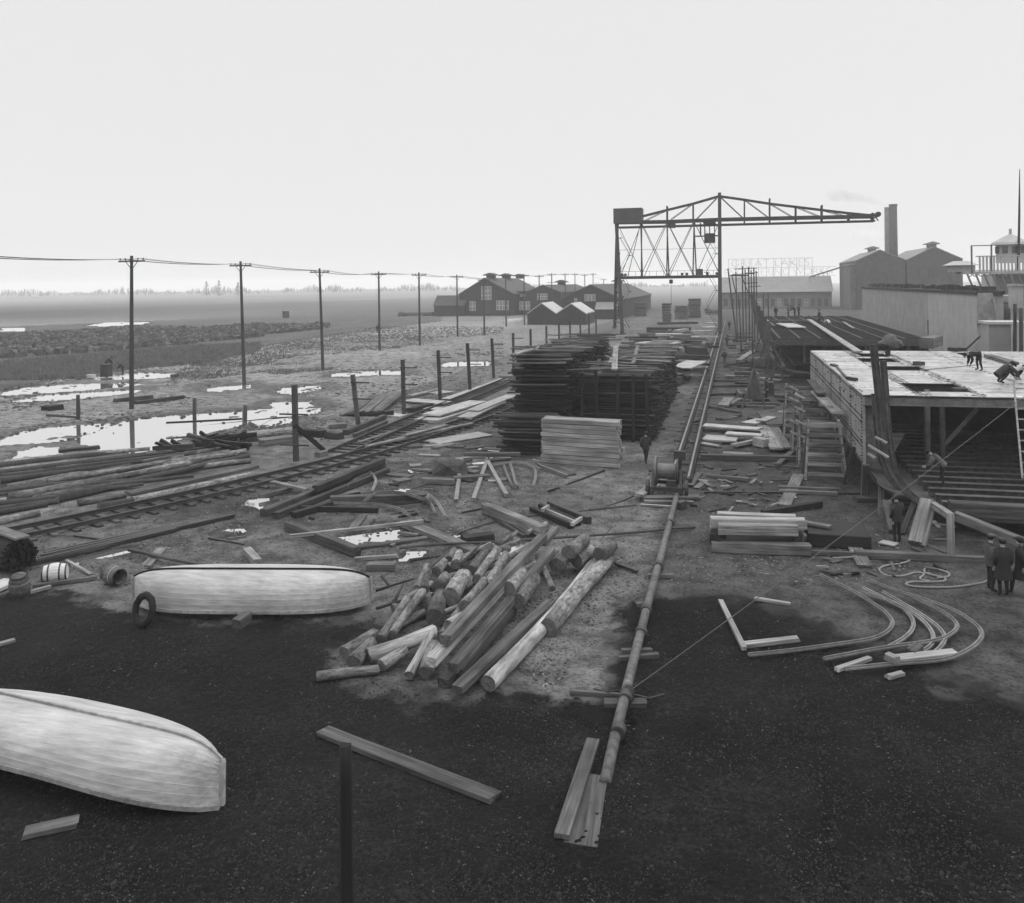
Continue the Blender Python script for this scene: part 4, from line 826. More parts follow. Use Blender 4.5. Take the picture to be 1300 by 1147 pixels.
SC=[ # x1,y1,x2,y2,width,thick,z,material,name,category,label
(821,419,877,419,1.0,1.0,.5,'timber_black','iron_channel','channel','long black channel lying crosswise with a pale upper edge beyond the plank stacks'),
(822,414,876,414,.5,.12,1.06,'timber_pale','plank','plank','pale plank on the upper edge of the long black channel'),
(809,424,882,424,.8,.2,.2,'timber_grey','plank','plank','very long grey plank lying crosswise below the black channel'),
(879,421,906,420,2.2,.2,.5,'plate','steel_plate','plate','pale wide steel plate beside the runway near the crane leg'),
(893,416,908,415.5,3,.2,.7,'plate','steel_plate','plate','pale far steel plate just left of the crane leg, lower one'),
(898,411,909,410.5,3,.3,.9,'plate','steel_plate','plate','bright far steel plate just left of the crane leg, topmost'),
(836,411,884,410,1.5,.5,.25,'timber_black','timber','timber','black timber lying beneath the far crate-like stack'),
(832,449,847,448,2.2,1.6,.8,'hulldark','iron_box','box','dark grey box-like tank on the stock ground, left one beyond the broad stack'),
(877,449,890,448,2.2,1.6,.8,'hulldark','iron_box','box','dark grey box-like tank beside the runway, right one'),
(862,468,884,459,2.2,.12,1.6,'plate','steel_plate','plate','bright tilted steel plate on the bench behind the standing man'),
(846,476,868,472,1.6,.1,1.1,'plate','steel_plate','plate','pale plate under the feet of the man beyond the stack'),
(838,490,860,481,1.6,.9,.45,'timber_dark','timber_bench','bench','low dark timber bench under the pale plate'),
(868,476,872,466,1.2,1.2,.6,'timber_black','trestle_block','block','black block carrying the bright tilted plate'),
(780,470,782,440,.4,.1,4.5,'timber','board','board','narrow board on the near edge of the broad stack top'),
(892,437,899,430,.6,.15,.5,'timber','plank','plank','short pale plank pointing along the runway'),
(892,453,897,441,.5,.15,.3,'plate','plank','plank','short pale board beside the runway by the right tank'),
# between tracks and stacks
(540,535,598,518,2.0,.22,.12,'plate','steel_plate','plate','broad pale plate stack lying between the two tracks'),
(548,527,606,510,1.6,.12,.4,'plate','steel_plate','plate','upper pale plate set askew on the broad plate stack between the tracks'),
(590,531,640,508,1.2,.15,.2,'plate','steel_plate','plate','pale plate between the tracks close to the ragged plank stack'),
(600,522,650,502,1.1,.1,.35,'plate','steel_plate','plate','second pale plate beside the ragged plank stack'),
(548,562,616,551,1.7,.06,.06,'plate','steel_plate','plate','large pointed pale plate lying flat in front of the curving track'),
(466,567,600,538,.4,.12,.25,'timber','board','board','long pale board lying along the curving track'),
(515,553,566,540,.35,.1,.45,'timber','board','board','second pale board overlapping the long one by the curving track'),
(455,562,505,546,.3,.08,.1,'timber_grey','board','board','thin grey board between the two tracks'),
(518,508,566,512,1.6,.1,.15,'plate','steel_plate','plate','pale plate behind the siding rail near the dark bracket post'),
(530,517,562,520,1.2,.08,.1,'plate','steel_plate','plate','pale plate behind the siding rail, front one'),
(548,500,568,497,1.6,.08,.1,'plate','steel_plate','plate','small pale far plate behind the siding rail'),
(520,503,558,494,.5,.15,.2,'timber','board','board','pale board resting on the plates behind the siding rail'),
(520,521,546,514,.6,.3,.2,'timber_black','plank','plank','black plank under the plates by the upright pale post'),
(490,526,512,528,1.2,.06,.05,'plate','steel_plate','plate','small pale plate at the foot of the upright pale post'),
(566,507,640,481,.9,.06,.08,'plate','board','board','long whitish walkway board along the far side of the siding rail'),
(438,549,488,529,.4,.3,.2,'timber_dark','timber','timber','dark timber on the near side of the leaning post'),
(450,553,490,536,.3,.25,.15,'timber_dark','timber','timber','dark timber in front of the leaning post, nearer the siding'),
(418,541,440,540,.8,.3,.15,'timber_grey','block','block','grey block lying left of the leaning post'),
(416,552,433,554,.6,.45,.2,'timber_dark','block','block','dark block at the left end of the siding'),
(378,548,411,551,.55,.45,.22,'timber_black','timber','timber','black timber lying behind the braced post'),
(330,562,372,557,1.0,.4,.2,'timber_grey','block','block','wide grey slab block beside the braced post'),
(537,610,576,612,.4,.25,.15,'timber_grey','plank','plank','grey plank end under the clay block before the low plank stack'),
(576,608,621,605,.5,.2,.12,'timber_dark','plank','plank','dark plank to the right of the clay block'),
(590,577,660,577,.35,.2,.4,'timber_dark','timber','timber','long straight dark timber before the low plank stack'),
(600,585,648,582,.3,.1,.1,'timber','board','board','pale board on the ground below the long straight dark timber'),
(700,593,726,603,.5,.1,.08,'timber_grey','board','board','grey board lying at the corner of the neat pale pile'),
# dark timbers on the near side of the curving track
(334,651,487,591,.34,.3,.18,'timber_dark','timber','timber','longest dark timber along the near side of the curving track'),
(350,655,492,598,.3,.28,.16,'timber_dark','timber','timber','second long dark timber beside the curving track'),
(400,621,486,585,.34,.3,.5,'timber_dark','timber','timber','upper dark timber lying on the long ones by the curving track'),
(372,654,420,640,.3,.25,.15,'timber_black','timber','timber','short black timber by the bent pale rods'),
(345,612,390,622,.25,.12,.3,'timber','board','board','small pale board crossing the dark timbers by the track'),
(330,630,372,620,.2,.15,.15,'timber_grey','board','board','grey batten at the edge of the curving track'),
(365,645,480,648,.22,.22,.12,'timber_black','timber','timber','black straight bar lying in front of the bent rods'),
(420,635,540,632,.4,.35,.2,'timber_dark','timber','timber','dark timber under the knot of bent rods'),
# centre left litter of timbers
(366,668,453,701,.34,.36,.18,'timber_grey','squared_timber','timber','heavy squared timber with its end turned to the lifeboat'),
(515,664,607,702,.55,.22,.11,'timber','squared_timber','timber','broad pale timber running under the far end of the log heap'),
(368,681,537,662,.13,.13,.35,'timber','pole','pole','thin pale pole laid across the two heavy timbers'),
(450,696,541,683,.3,.1,.06,'timber_dark','board','board','thin dark board on the wet patch behind the log heap'),
(450,710,505,706,.16,.12,.07,'timber','pole','pole','short thin pole lying just beyond the lifeboat'),
(467,719,502,719,.4,.22,.1,'timber_grey','block','block','flat grey block by the tip of the log heap'),
(447,672,461,655,.35,.08,.05,'timber_grey','board','board','small board behind the thin pale pole'),
(313,699,327,714,.3,.24,.12,'timber','block','block','small pale block standing out on bare mud above the lifeboat'),
(588,686,625,681,.5,.3,.15,'timber_black','plate','plate','black wedge-shaped plate lying behind the log heap'),
(616,645,691,675,.42,.42,.25,'timber','squared_timber','timber','thick pale squared timber with an end face, between the log heap and the bent frames'),
(626,657,665,681,.14,.12,.07,'timber_dark','batten','batten','dark batten beside the thick pale squared timber, outer'),
(634,656,672,680,.14,.12,.07,'timber_grey','batten','batten','grey batten beside the thick pale squared timber, inner'),
(675,646,726,668,.25,.2,.12,'timber_black','angle_bar','bar','black angle bar in the small bundle, near one'),
(685,643,735,664,.2,.25,.15,'timber_black','angle_bar','bar','black angle bar in the small bundle, middle one'),
(697,640,748,661,.25,.3,.15,'iron','angle_bar','bar','black angle bar in the small bundle, far one'),
(692,647,730,663,.12,.12,.4,'timber_pale','batten','batten','pale batten lying in the small bundle of black bars'),
(688,648,696,643,.14,.14,.45,'timber_pale','batten','batten','tiny pale batten across the head of the black bars'),
(726,666,738,658,.14,.14,.4,'timber_pale','batten','batten','tiny pale batten across the foot of the black bars'),
(696,624,768,597,.09,.09,.06,'iron','rod','rod','thin dark rod lying near the neat pale pile'),
(586,651,614,645,.12,.08,.05,'iron','rod','rod','short dark crooked rod left of the thick pale timber'),
(749,647,806,641,.1,.06,.05,'timber','lath','lath','thin lath on the ground left of the winch'),
(579,636,586,582,.2,.16,.1,'steel_pale','angle_bar','bar','pale angle bar lying apart, leftmost of the three before the bent frames'),
(601,635,618,586,.2,.16,.1,'steel_pale','angle_bar','bar','pale angle bar meeting another at its top, left arm of the open V'),
(643,629,619,586,.2,.16,.12,'steel_pale','angle_bar','bar','pale angle bar meeting another at its top, right arm of the open V'),
# right of the pipe: timbers and boards
(904,693,1029,698,.42,.4,.2,'timber','squared_timber','timber','thick front timber of the low stack of baulks right of the pipe'),
(909,684,1023,684,.4,.38,.2,'timber','squared_timber','timber','second bottom timber in the low stack of baulks'),
(920,682,1010,679,.35,.3,.42,'timber_pale','squared_timber','timber','tapering pale timber in the middle of the low stack of baulks'),
(908,684,912,660,.4,.35,.5,'timber_dark','cross_block','block','dark cross block under the left end of the baulks'),
(1012,683,1016,662,.4,.35,.5,'timber_dark','cross_block','block','dark cross block under the right end of the baulks'),
(912,671,1012,673,.42,.4,.85,'timber','squared_timber','timber','front timber of the upper layer in the low stack of baulks'),
(902,663,1022,665,.42,.38,1.0,'timber_pale','squared_timber','timber','whitish top timber of the low stack of baulks'),
(912,656,1010,660,.4,.34,1.0,'timber','squared_timber','timber','notched rear timber on top of the low stack of baulks'),
(1023,676,1100,681,2.0,.5,.2,'timber_black','timber_slab','timber','large black slab behind the baulks'),
(1023,664,1054,669,.3,.1,.6,'timber_grey','plank','plank','grey plank sticking out behind the baulks'),
(1030,701,1085,704,.16,.16,.1,'timber_grey','pole','pole','thin pole lying from the baulks towards the wide board'),
(1077,680,1098,719,.5,.08,.06,'timber','board','board','wide pale board lying by the guy wire in front of the hull'),
(996,642,1014,603,.55,.08,.06,'timber','board','board','wide grey board lying lengthwise left of the trestles'),
(968,652,1041,640,.28,.26,.14,'timber_black','timber','timber','black bar lying askew above the baulks'),
(890,580,1020,583,.32,.3,.16,'timber_grey','timber','timber','long grey timber lying crosswise near the runway end'),
(987,591,1005,575,.3,.2,.12,'timber','block','block','pale round-ended block near the foot of the trestles'),
(988,619,1065,622,.2,.16,.1,'timber','pole','pole','pale pole lying under the nearest trestle, upper'),
(990,624,1063,627,.2,.16,.1,'timber_grey','pole','pole','grey pole lying under the nearest trestle, lower'),
(894,625,1100,627,.1,.08,.05,'iron','rod','rod','long thin dark rod stretching from the winch to the hull'),
(897,604,950,609,.2,.16,.1,'timber','pole','pole','pale pole lying right of the winch'),
(953,615,960,609,.16,.12,.07,'timber','block','block','tiny pale stick right of the winch'),
(894,540,965,545,1.1,.1,.35,'plate','slab','slab','rough pale slab on top of the slab heap by the runway'),
(893,556,936,558,1.7,.12,.2,'plate','slab','slab','broad pale slab at the lower left of the slab heap'),
(922,550,968,553,.8,.1,.4,'plate','slab','slab','narrow pale slab at the middle of the slab heap'),
(950,538,968,533,1.0,.12,.4,'plate','slab','slab','small bright slab at the top right of the slab heap'),
(966,535,980,530,.7,.12,.5,'plate','slab','slab','ragged bright slab end leaning on the slab heap'),
(930,565,975,555,.25,.1,.3,'timber','lath','lath','thin lath laid slanting across the slab heap'),
(891,563,914,567,.4,.1,.1,'timber','slab','slab','short pale offcut before the slab heap'),
(968,541,986,570,.75,.12,.25,'timber','curved_board','board','curved grey board right of the slab heap, left one of two'),
(979,539,997,569,.75,.12,.25,'timber_grey','curved_board','board','curved grey board right of the slab heap, right one of two'),
(962,562,970,561,.9,.5,.3,'timber_pale','block','block','pale block at the corner of the slab heap'),
(984,524,1000,540,2.6,.1,.4,'timber_grey','bench_board','board','large grey tilted board beside the farthest trestle'),
(917,516,926,506,.8,.2,.3,'timber','board','board','pale end of a board left of the canvas derrick'),
(926,513,940,507,.5,.2,.2,'timber','board','board','rounded pale board left of the canvas derrick foot'),
(894,515,940,524,.25,.2,.12,'timber','timber','timber','slender timber running from the runway to the canvas derrick'),
(910,532,940,527,.3,.15,.1,'timber_dark','timber','timber','dark pole pointing at the canvas derrick foot'),
(936,497,941,503,.3,.4,.3,'timber','bracket','block','small pale angled piece by the derrick leg'),
(928,467,953,469,.8,.25,.3,'timber','board','board','pale stacked board beside the runway, upper of the small group'),
(932,473,956,473,.8,.2,.2,'timber_grey','board','board','grey stacked board beside the runway, lower of the small group'),
(921,478,932,478,1.0,.2,.2,'timber','board','board','short pale board next to the runway in line with the small group'),
(938,458,956,446,.7,.2,1.2,'timber','bent_plank','plank','bent pale plank propped against the staging of the far hull'),
(965,480,990,483,.6,.15,.2,'timber','board','board','pale board in front of the far hull, left'),
(983,476,1004,478,.6,.15,.2,'timber','board','board','pale board in front of the far hull, right'),
(900,484,950,484,.25,.2,.1,'timber_dark','ground_tie','timber','dark half-buried tie crossing the yard, farthest of three'),
(900,491,950,490,.25,.2,.1,'timber_dark','ground_tie','timber','dark half-buried tie crossing the yard, second of three'),
(899,501,955,500,.25,.2,.1,'timber_dark','ground_tie','timber','dark half-buried tie crossing the yard, nearest of three'),
# foreground right
(959,760,1003,767,.16,.08,.05,'timber_pale','lath','lath','short whitish lath lying on the dark cinders'),
(915,763,945,824,.14,.1,.07,'timber_pale','batten','batten','pale batten meeting a longer board to form a V on the cinders'),
(945,819,1013,811,.22,.12,.07,'timber','board','board','pale board at the foot of the V on the cinders'),
(1139,837,1213,829,.32,.12,.2,'timber_pale','board','board','pale pointed board lying over the bent frame bars'),
(1063,850,1104,836,.14,.1,.08,'timber_pale','batten','batten','pale batten at the near end of the bent frame bars'),
(1127,860,1146,855,.14,.1,.06,'timber_pale','batten','batten','short pale batten lying free in front of the bent frame bars'),
(1126,833,1139,839,.22,.18,.3,'timber_pale','block','block','short round-ended block on the bent frame bars'),
(1156,830,1166,822,.25,.2,.2,'timber_grey','wedge','wedge','small wedge under the pale pointed board'),
(410,928,629,1013,.36,.1,.07,'timber_grey','plank','plank','long weathered plank lying alone across the dark foreground'),
(30,1058,98,1043,.3,.1,.08,'timber','board','board','pale board end at the very front edge below the nearer lifeboat'),
# left
(164,698,268,720,.16,.1,.2,'timber_grey','pole','pole','long thin pole running towards the lifeboat over the short cross board'),
(185,720,205,697,.35,.1,.06,'timber','board','board','short wide cross board near the open barrel'),
(95,680,131,685,.1,.06,.05,'iron','stick','stick','thin dark stick in front of the curving track'),
(265,683,310,691,.08,.06,.05,'iron','stick','stick','thin dark stick on the bare mud above the lifeboat'),
(42,744,124,733,.14,.1,.1,'timber','pole','pole','slim pole lying between the two barrels'),
(85,712,116,730,.12,.08,.06,'timber','lath','lath','thin lath behind the whitewashed barrel'),
(38,752,64,745,.14,.1,.06,'timber_pale','lath','lath','whitish split lath in front of the whitewashed barrel'),
(-20,752,14,738,.7,.12,.1,'trim','board','board','white board at the edge of the photo by the dark bundle'),
(0,818,18,813,.2,.08,.05,'timber','board','board','pale board end alone on the cinders at the open side'),
(300,793,314,783,.3,.3,.12,'timber_grey','block','block','rough block propping the edge of the farther lifeboat'),
(211,537,307,532,.22,.12,.5,'timber_black','plank','plank','straight thin plank lying out over the big puddle'),
(75,573,126,568,.5,.2,.1,'timber_dark','plank','plank','dark plank end at the puddle edge above the pole stack'),
(145,509,193,504,.5,.35,.15,'timber_dark','timber','timber','dark timber on the mud behind the tall near telegraph pole'),
(172,512,233,504,.35,.3,.15,'timber_dark','timber','timber','slim dark timber on the mud right of the tall near telegraph pole'),
(57,520,76,517,.9,.5,.25,'timber_black','trough','box','black low trough lying on the mud left of the puddle stakes'),
(60,527,98,530,.2,.15,.1,'timber_grey','pole','pole','thin pole beside the black trough'),
(110,478,120,478,.5,.4,.2,'boat','sack','sack','small white heap left of the dark box at the reeds'),
(218,478,225,477,.4,.4,.2,'clod','stump','stump','small dark stump by the far streak of water'),
]
for (x1,y1,x2,y2,w,h,z,mt,nm,cat,lb) in SC:
    z=max(z,h/2+.005)
    tag(beam(nm,at(x1,y1,z),at(x2,y2,z),w,h,mt,rag=.04 if w<1 else .12),lb,cat)
# strewn stock between the stacks and the crane
for i in range(95):
    y=ru(84,165); x=-1.6-ru(2.2,18)*(.75+.25*(160-y)/76); l=ru(1.2,3.2); a=random.choice([ru(-.15,.15),ru(-.15,.15),ru(1.2,1.7)]); d=V((math.cos(a)*l,math.sin(a)*l,0)); h=ru(.15,.5); p=V((x,y,h/2+ru(0,.9)))
    tag(beam('strewn_timber',p-d,p+d,ru(.3,1.2),h,random.choice(['timber_dark','timber_dark','timber_black','timber_grey','timber','plate'])),'timber strewn on the stock ground between the plank stacks and the crane','timber','timbers strewn on the stock ground')
for i in range(85):
    y=ru(58,170); x=ru(-.2,3.2)+(y<100)*.5; l=ru(.6,1.8); a=random.choice([ru(-.2,.2),ru(-.2,.2),ru(.8,1.9)]); d=V((math.cos(a)*l,math.sin(a)*l,0)); h=ru(.1,.3); p=V((x+ru(0,1.2),y,h/2))
    tag(beam('strewn_board',p-d,p+d,ru(.2,.6),h,random.choice(['timber_dark','timber_grey','timber','timber_black'])),'board strewn along the lane between the runway and the far hull','board','boards strewn along the hull lane')
for i in range(40):
    p=at(ru(500,650),ru(565,620),.05) if i<24 else at(ru(880,1000),ru(525,580),.06); l=ru(.3,1.1); a=ru(-.4,1.2); d=V((math.cos(a)*l,math.sin(a)*l,0))
    tag(beam('broken_board',p-d,p+d,ru(.15,.6),ru(.05,.15),random.choice(['timber_dark','timber_grey','timber'])),'broken board in the rubbish strewn before the low plank stack' if i<24 else 'broken board in the litter round the slab heap','board','broken boards before the plank stack' if i<24 else 'broken boards round the slab heap')
for i in range(110):
    if i<50: p=at(ru(880,1010),ru(575,650),.04); lb,g='small scrap of wood lying on the yard right of the winch and pipe','wood scraps right of the winch'
    elif i<85: p=at(ru(300,620),ru(590,690),.04); lb,g='small scrap of wood on the mud around the bent rods','wood scraps round the bent rods'
    else: p=at(ru(1040,1200),ru(655,735),.04); lb,g='small scrap of wood in front of the open hull','wood scraps before the open hull'
    l=ru(.12,.55); a=ru(0,3.1); dd=V((math.cos(a)*l,math.sin(a)*l,ru(-.02,.03)))
    tag(beam('wood_scrap',p-dd,p+dd,ru(.06,.2),ru(.03,.1),random.choice(['timber_dark','timber_grey','timber','timber_black']),rag=.03),lb,'scrap wood',g)
for i in range(18):
    x0=ru(-140,60); x1=x0+ru(120,260); f=ru(0,1); y=lambda x: 598+f*48-x*.118; z=.12+.3*(1-abs(f-.5)*2)*rnd()
    tag(log('long_pole',at(x0,y(x0),z),at(x1,y(x1),z+.03),ru(.1,.17),ru(.07,.12),random.choice(['bark','pole','pole'])),'long dark pole in the jumbled pole stack beyond the curving track','pole','long poles of the pole stack')
# the clay block and debris heap
b=MB(); p=at(572,602); b.add([p+V(a) for a in ((-.9,-.4,0),(.8,-.5,0),(.9,.5,0),(-.8,.6,0),(-.75,-.25,.75),(.75,-.3,.6),(.7,.35,.7),(-.6,.4,.8),(0,-.55,.5))],[(0,3,2,1),(4,5,6,7),(0,8,4),(0,1,8),(1,5,8),(8,5,4),(1,2,6,5),(2,3,7,6),(3,0,4,7)])
tag(b.build('clay_block','clod'),'dark lumpy block of clay standing before the low plank stack','block')
for i in range(26):
    p=at(ru(212,305),ru(553,569),ru(.1,.75)); l=ru(.5,1.7); a=ru(-.3,.7); d=V((math.cos(a)*l,math.sin(a)*l,ru(-.35,.35)))
    tag(beam('wreck_timber',p-d,p+d,ru(.12,.3),ru(.1,.3),random.choice(['timber_black','timber_black','timber_dark'])),'black tangled timber in the wreck heap at the edge of the big puddle','timber','tangled timbers in the wreck heap')
for i in range(9):
    p=at(434+i*6,527-i*.6,.12+.05*(i%3)); q=at(466+i*6,503-i*.8,.5); tag(beam('fanned_board',p,q,.42,.12,'timber_grey' if i%3 else 'timber'),'board in the slanting fanned heap by the leaning bracket post','board','boards of the fanned heap')
for i in range(5):
    p=at(440+i*9,527,.1); q=at(452+i*12,524,.25); tag(beam('heap_timber',p,q,.3,.3,'timber_black'),'black timber under the fanned board heap','timber','timbers under the fanned heap')
tag(log('driftwood_log',at(300,556,.3),at(374,547,.3),.32,.28,'bark'),'thick grey log lying behind the braced post','log')
for (x,yb,h,lb) in [(99,533,1.9,'lone stake in the big puddle on its open left side'),(247,532,1.6,'lone stake in the middle of the big puddle'),(311,531,1.0,'short stake at the far tip of the big puddle')]:
    tag(log('stake',at(x,yb)-V((0,0,.3)),at(x,yb)+V((.03,0,h)),.16,.14,'pole'),lb,'stake')
tag(beam('field_post',at(363,404),at(363,404)+V((0,0,2.2)),2.2,.5,'timber_dark'),'small dark hut-like block standing on the far marsh','hut')
for (x1,x2,y,lb) in ((507,516,402,'dark round-topped heap on the marsh left of the lean-to shed'),(518,550,401,'long low dark heap against the lean-to shed')):
    a,c_=at(x1,y),at(x2,y); tag(log('peat_heap',a+V((0,0,.2)),c_+V((0,0,.2)),1.2 if x2<517 else .9,1.0,'clod','clod'),lb,'heap')
# ================================================================== long pole stack, left
PL=[(-160,617,185,577,.15),(-140,640,210,583,.15),(-100,624,233,580,.2),(-60,640,250,574,.24),(8,620,314,564,.17),(51,625,312,572,.35),(73,634,316,579,.2),(40,630,200,596,.15),(120,612,318,585,.15),(-90,602,150,574,.12),(-80,597,190,570,.14),(-120,655,100,617,.14),(-60,662,60,641,.13),(-60,676,50,651,.14),(99,639,160,629,.13),(125,644,170,636,.15),(168,636,322,602,.16),(-20,632,60,622,.14),(20,645,75,636,.12),(-70,648,40,630,.14),(10,632,240,590,.42),(0,611,180,586,.4),(60,612,290,574,.5),(150,598,300,576,.42)]
for i,(x1,y1,x2,y2,z) in enumerate(PL):
    lb={5:'thickest long pole on the near side of the pole stack, its butt end showing',4:'topmost far long pole of the pole stack',16:'long pole lying closest to the curving track',15:'short pole with a pale end beside the curving track',14:'short slim pole in front of the pole stack'}.get(i,'long dark pole in the jumbled pole stack beyond the curving track')
    tag(log('long_pole',at(x1,y1,z),at(x2,y2,z),ru(.15,.2),ru(.1,.15),'bark' if i%3 else 'pole'),lb,'pole','long poles of the pole stack')
tag(beam('plank',at(162,627,.1),at(325,592,.1),.6,.14,'timber_grey'),'broad flat plank lying along the edge of the pole stack','plank')
for i in range(5):
    tag(beam('dark_rail',at(40+i*4,716-i*3.2,.08+.05*(i%2)),at(225-i*2,672-i*1.0,.1),.14,.14,'iron'),'black straight bar in the narrow bundle between the barrels and the track','bar','bars of the narrow black bundle')
tag(beam('dark_rail',at(225,671,.1),at(297,655,.1),.16,.16,'iron'),'single black bar prolonging the narrow bundle towards the puddle','bar')
# ================================================================== big log heap
LG=[ # x1,y1,x2,y2,r,z1,z2,mat,label
(620,868,752,718,.20,.22,.22,'bark_pale','longest pale peeled log along the near right flank of the log heap'),
(696,797,776,708,.25,.27,.25,'bark','long knotty log at the right flank, just behind the longest pale one'),
(762,705,776,694,.26,.62,.62,'bark','short stout log topmost at the far right corner of the log heap'),
(707,718,722,703,.26,.5,.5,'bark','stout log end beside the small square block in the log heap'),
(722,701,742,686,.25,.85,.85,'bark','stout round log on top at the far end of the log heap'),
(732,713,750,700,.23,.4,.4,'bark','short log with dark end under the stout top logs'),
(645,749,662,728,.24,.9,.85,'bark','short stout log lying on the squared beams, nearer one'),
(658,764,679,735,.22,.6,.55,'bark','short stout log beside the squared beams, farther right'),
(683,708,701,748,.12,.7,.35,'bark','thin log leaning the other way across the gap'),
(572,758,589,731,.26,.75,.7,'bark','thick log with broad sawn face in the middle of the log heap'),
(552,784,558,760,.25,.6,.6,'bark','thick short log with round pale face pointing to the lifeboat'),
(538,750,542,733,.16,.5,.5,'bark','small pale log behind the thick short one'),
(484,811,517,761,.13,.2,.5,'bark','long slim log leaning at the left side of the log heap, outer'),
(497,806,537,752,.14,.2,.5,'bark','long slim log leaning at the left side of the log heap, inner'),
(437,829,476,805,.17,.18,.18,'bark','log fallen apart at the near left tip of the heap, outer'),
(449,842,471,817,.19,.2,.2,'bark','log fallen apart at the near left tip of the heap, inner'),
(468,833,553,802,.2,.22,.5,'bark_pale','thick smooth log lying crosswise at the front left of the heap'),
(484,845,514,826,.17,.18,.3,'bark','dark-ended log tucked under the thick crosswise log'),
(402,859,481,850,.12,.12,.12,'bark','split slab lying alone left of the log heap'),
(519,858,547,806,.13,.15,.5,'bark_pale','pale split slab standing on end at the front of the heap'),
(541,855,551,820,.19,.2,.4,'bark','log with dark round end at the front of the heap'),
(569,795,597,779,.16,.75,.7,'bark_pale','short pale log jutting out beside the squared beams'),
(588,769,615,738,.16,.75,.7,'bark','medium log parallel to the squared beams'),
(605,735,632,698,.15,.6,.5,'bark','slender log at the far middle of the heap, left of a pair'),
(617,744,642,704,.14,.6,.5,'bark','slender log at the far middle of the heap, right of a pair'),
(598,725,622,695,.18,.45,.4,'bark','thick log at the far left middle of the heap'),
(578,717,583,703,.17,.5,.5,'bark','small upright-looking log end at the far left of the heap'),
(569,712,577,700,.17,.45,.45,'bark','short log at the far left edge of the heap'),
(554,726,568,708,.17,.4,.4,'bark','log with broken end at the far left edge of the heap'),
(557,744,566,734,.2,.55,.5,'bark','hollow-ended stub in the left middle of the heap'),
(560,808,588,770,.14,.45,.5,'bark','log half hidden under the medium log'),
(528,748,542,720,.13,.5,.5,'bark','slim log standing proud at the left edge of the heap'),
]
for (x1,y1,x2,y2,r,z1,z2,mt,lb) in LG:
    tag(log('log',at(x1,y1,z1),at(x2,y2,z2),r,r*ru(.85,.98),mt),lb,'log','logs of the log heap')
for i in range(26):
    t,u_=rnd(),rnd(); x=532+u_*175+t*-10; y=800-u_*85-t*60+ru(-10,10); l=ru(.6,1.5); a=math.radians(ru(48,80)); d=V((math.cos(a)*l,math.sin(a)*l,ru(-.15,.15)))
    p=at(x,y,ru(.12,.45)); tag(log('log',p-d,p+d,ru(.08,.16),ru(.07,.14),'bark'),'lesser log buried in the middle of the log heap','log','lesser logs of the log heap')
for (x1,y1,x2,y2,r,z1,z2) in [(478,750,526,735,.05,.2,.7),(478,773,517,760,.05,.2,.5),(484,731,495,745,.06,.4,.1),(500,765,512,742,.06,.3,.6),(545,720,570,700,.06,.8,.7),(590,712,612,690,.05,.8,.7),(520,712,560,706,.06,.5,.5)]:
    tag(log('branch',at(x1,y1,z1),at(x2,y2,z2),r,r*.5,'pole'),'dark crooked branch sticking out of the left end of the log heap','branch','branches sticking out of the log heap')
for (x1,y1,x2,y2,w,h,z1,z2,lb,mt) in [(565,813,689,682,.3,.24,1.25,1.05,'topmost long squared beam over the log heap','timber'),(547,841,640,742,.3,.22,.95,.9,'squared beam lying just under the topmost one, its end jutting out','timber'),(574,849,700,700,.28,.24,.55,.75,'squared beam with two stacked dark ends at the front','timber_grey'),(580,856,690,720,.3,.26,.2,.45,'dark squared beam low between the others','timber_grey'),(563,868,650,775,.3,.22,.14,.16,'short squared beam with a pale end at the front of the heap','timber_grey'),(580,876,699,766,.3,.2,.3,.3,'broad dark plank-like beam beside the longest pale log','timber_grey'),(690,690,706,672,.25,.2,.9,.9,'short beam end at the far right of the heap','timber_grey'),(688,716,700,704,.3,.3,.6,.6,'small square pale block among the stout far logs','timber')]:
    tag(beam('squared_beam',at(x1,y1,z1),at(x2,y2,z2),w,h,mt,rag=.04),lb,'beam')
b=MB(); b.tube(dense([at(507,696,.25),at(560,691,.3),at(625,688.5,.3),at(720,682,.2),at(820,675,.12),at(850,671,.2),at(882,669.5,.05)],5),.05,6); tag(b.build('iron_rod','iron'),'very long thin iron rod lying behind the log heap and across the pipe','rod')
tag(beam('crowbar',at(781,716,.1),at(809,726,.06),.1,.1,'iron'),'short black bar by the right end of the log heap','bar')
# ================================================================== bent bars
def bent(px,w,h,mt,label,grp,z=.05,nm='bent_bar'):
    pts=dense([at(x,y,z+.012*i%.2) for i,(x,y) in enumerate(px)],6); b=MB(); b.ribbon(pts,w*.8,h*.45); b.ribbon([p+V((0,0,h*.45)) for p in pts],w*.2,h*.5)
    tag(b.build(nm,mt),label,'bent bar',grp)
g='bent frame bars on the cinders'
bent([(950,833),(1000,828),(1060,820),(1104,813),(1125,804),(1133,793),(1129,784),(1118,774),(1090,756),(1041,731)],.15,.09,'steel_pale','bent frame bar on the cinders with the longest arm, innermost curve',g)
bent([(1122,826),(1148,811),(1159,798),(1157,785),(1143,771),(1122,762),(1090,753)],.15,.09,'steel_pale','bent frame bar second from the inside, a short curve',g,.07)
bent([(1166,831),(1180,822),(1185,811),(1179,797),(1162,782),(1128,764),(1096,748)],.15,.09,'steel_pale','bent frame bar third from the inside, bright at its bend',g,.09)
bent([(1185,831),(1196,820),(1199,808),(1187,794),(1162,777),(1121,753)],.15,.09,'steel_pale','bent frame bar fourth from the inside, crossed by the pale pointed board',g,.11)
bent([(1046,838),(1116,825),(1185,815),(1207,806),(1215,797),(1209,787),(1185,772),(1148,755),(1105,739)],.15,.09,'steel_pale','bent frame bar with a long straight near arm, second from the outside',g,.13)
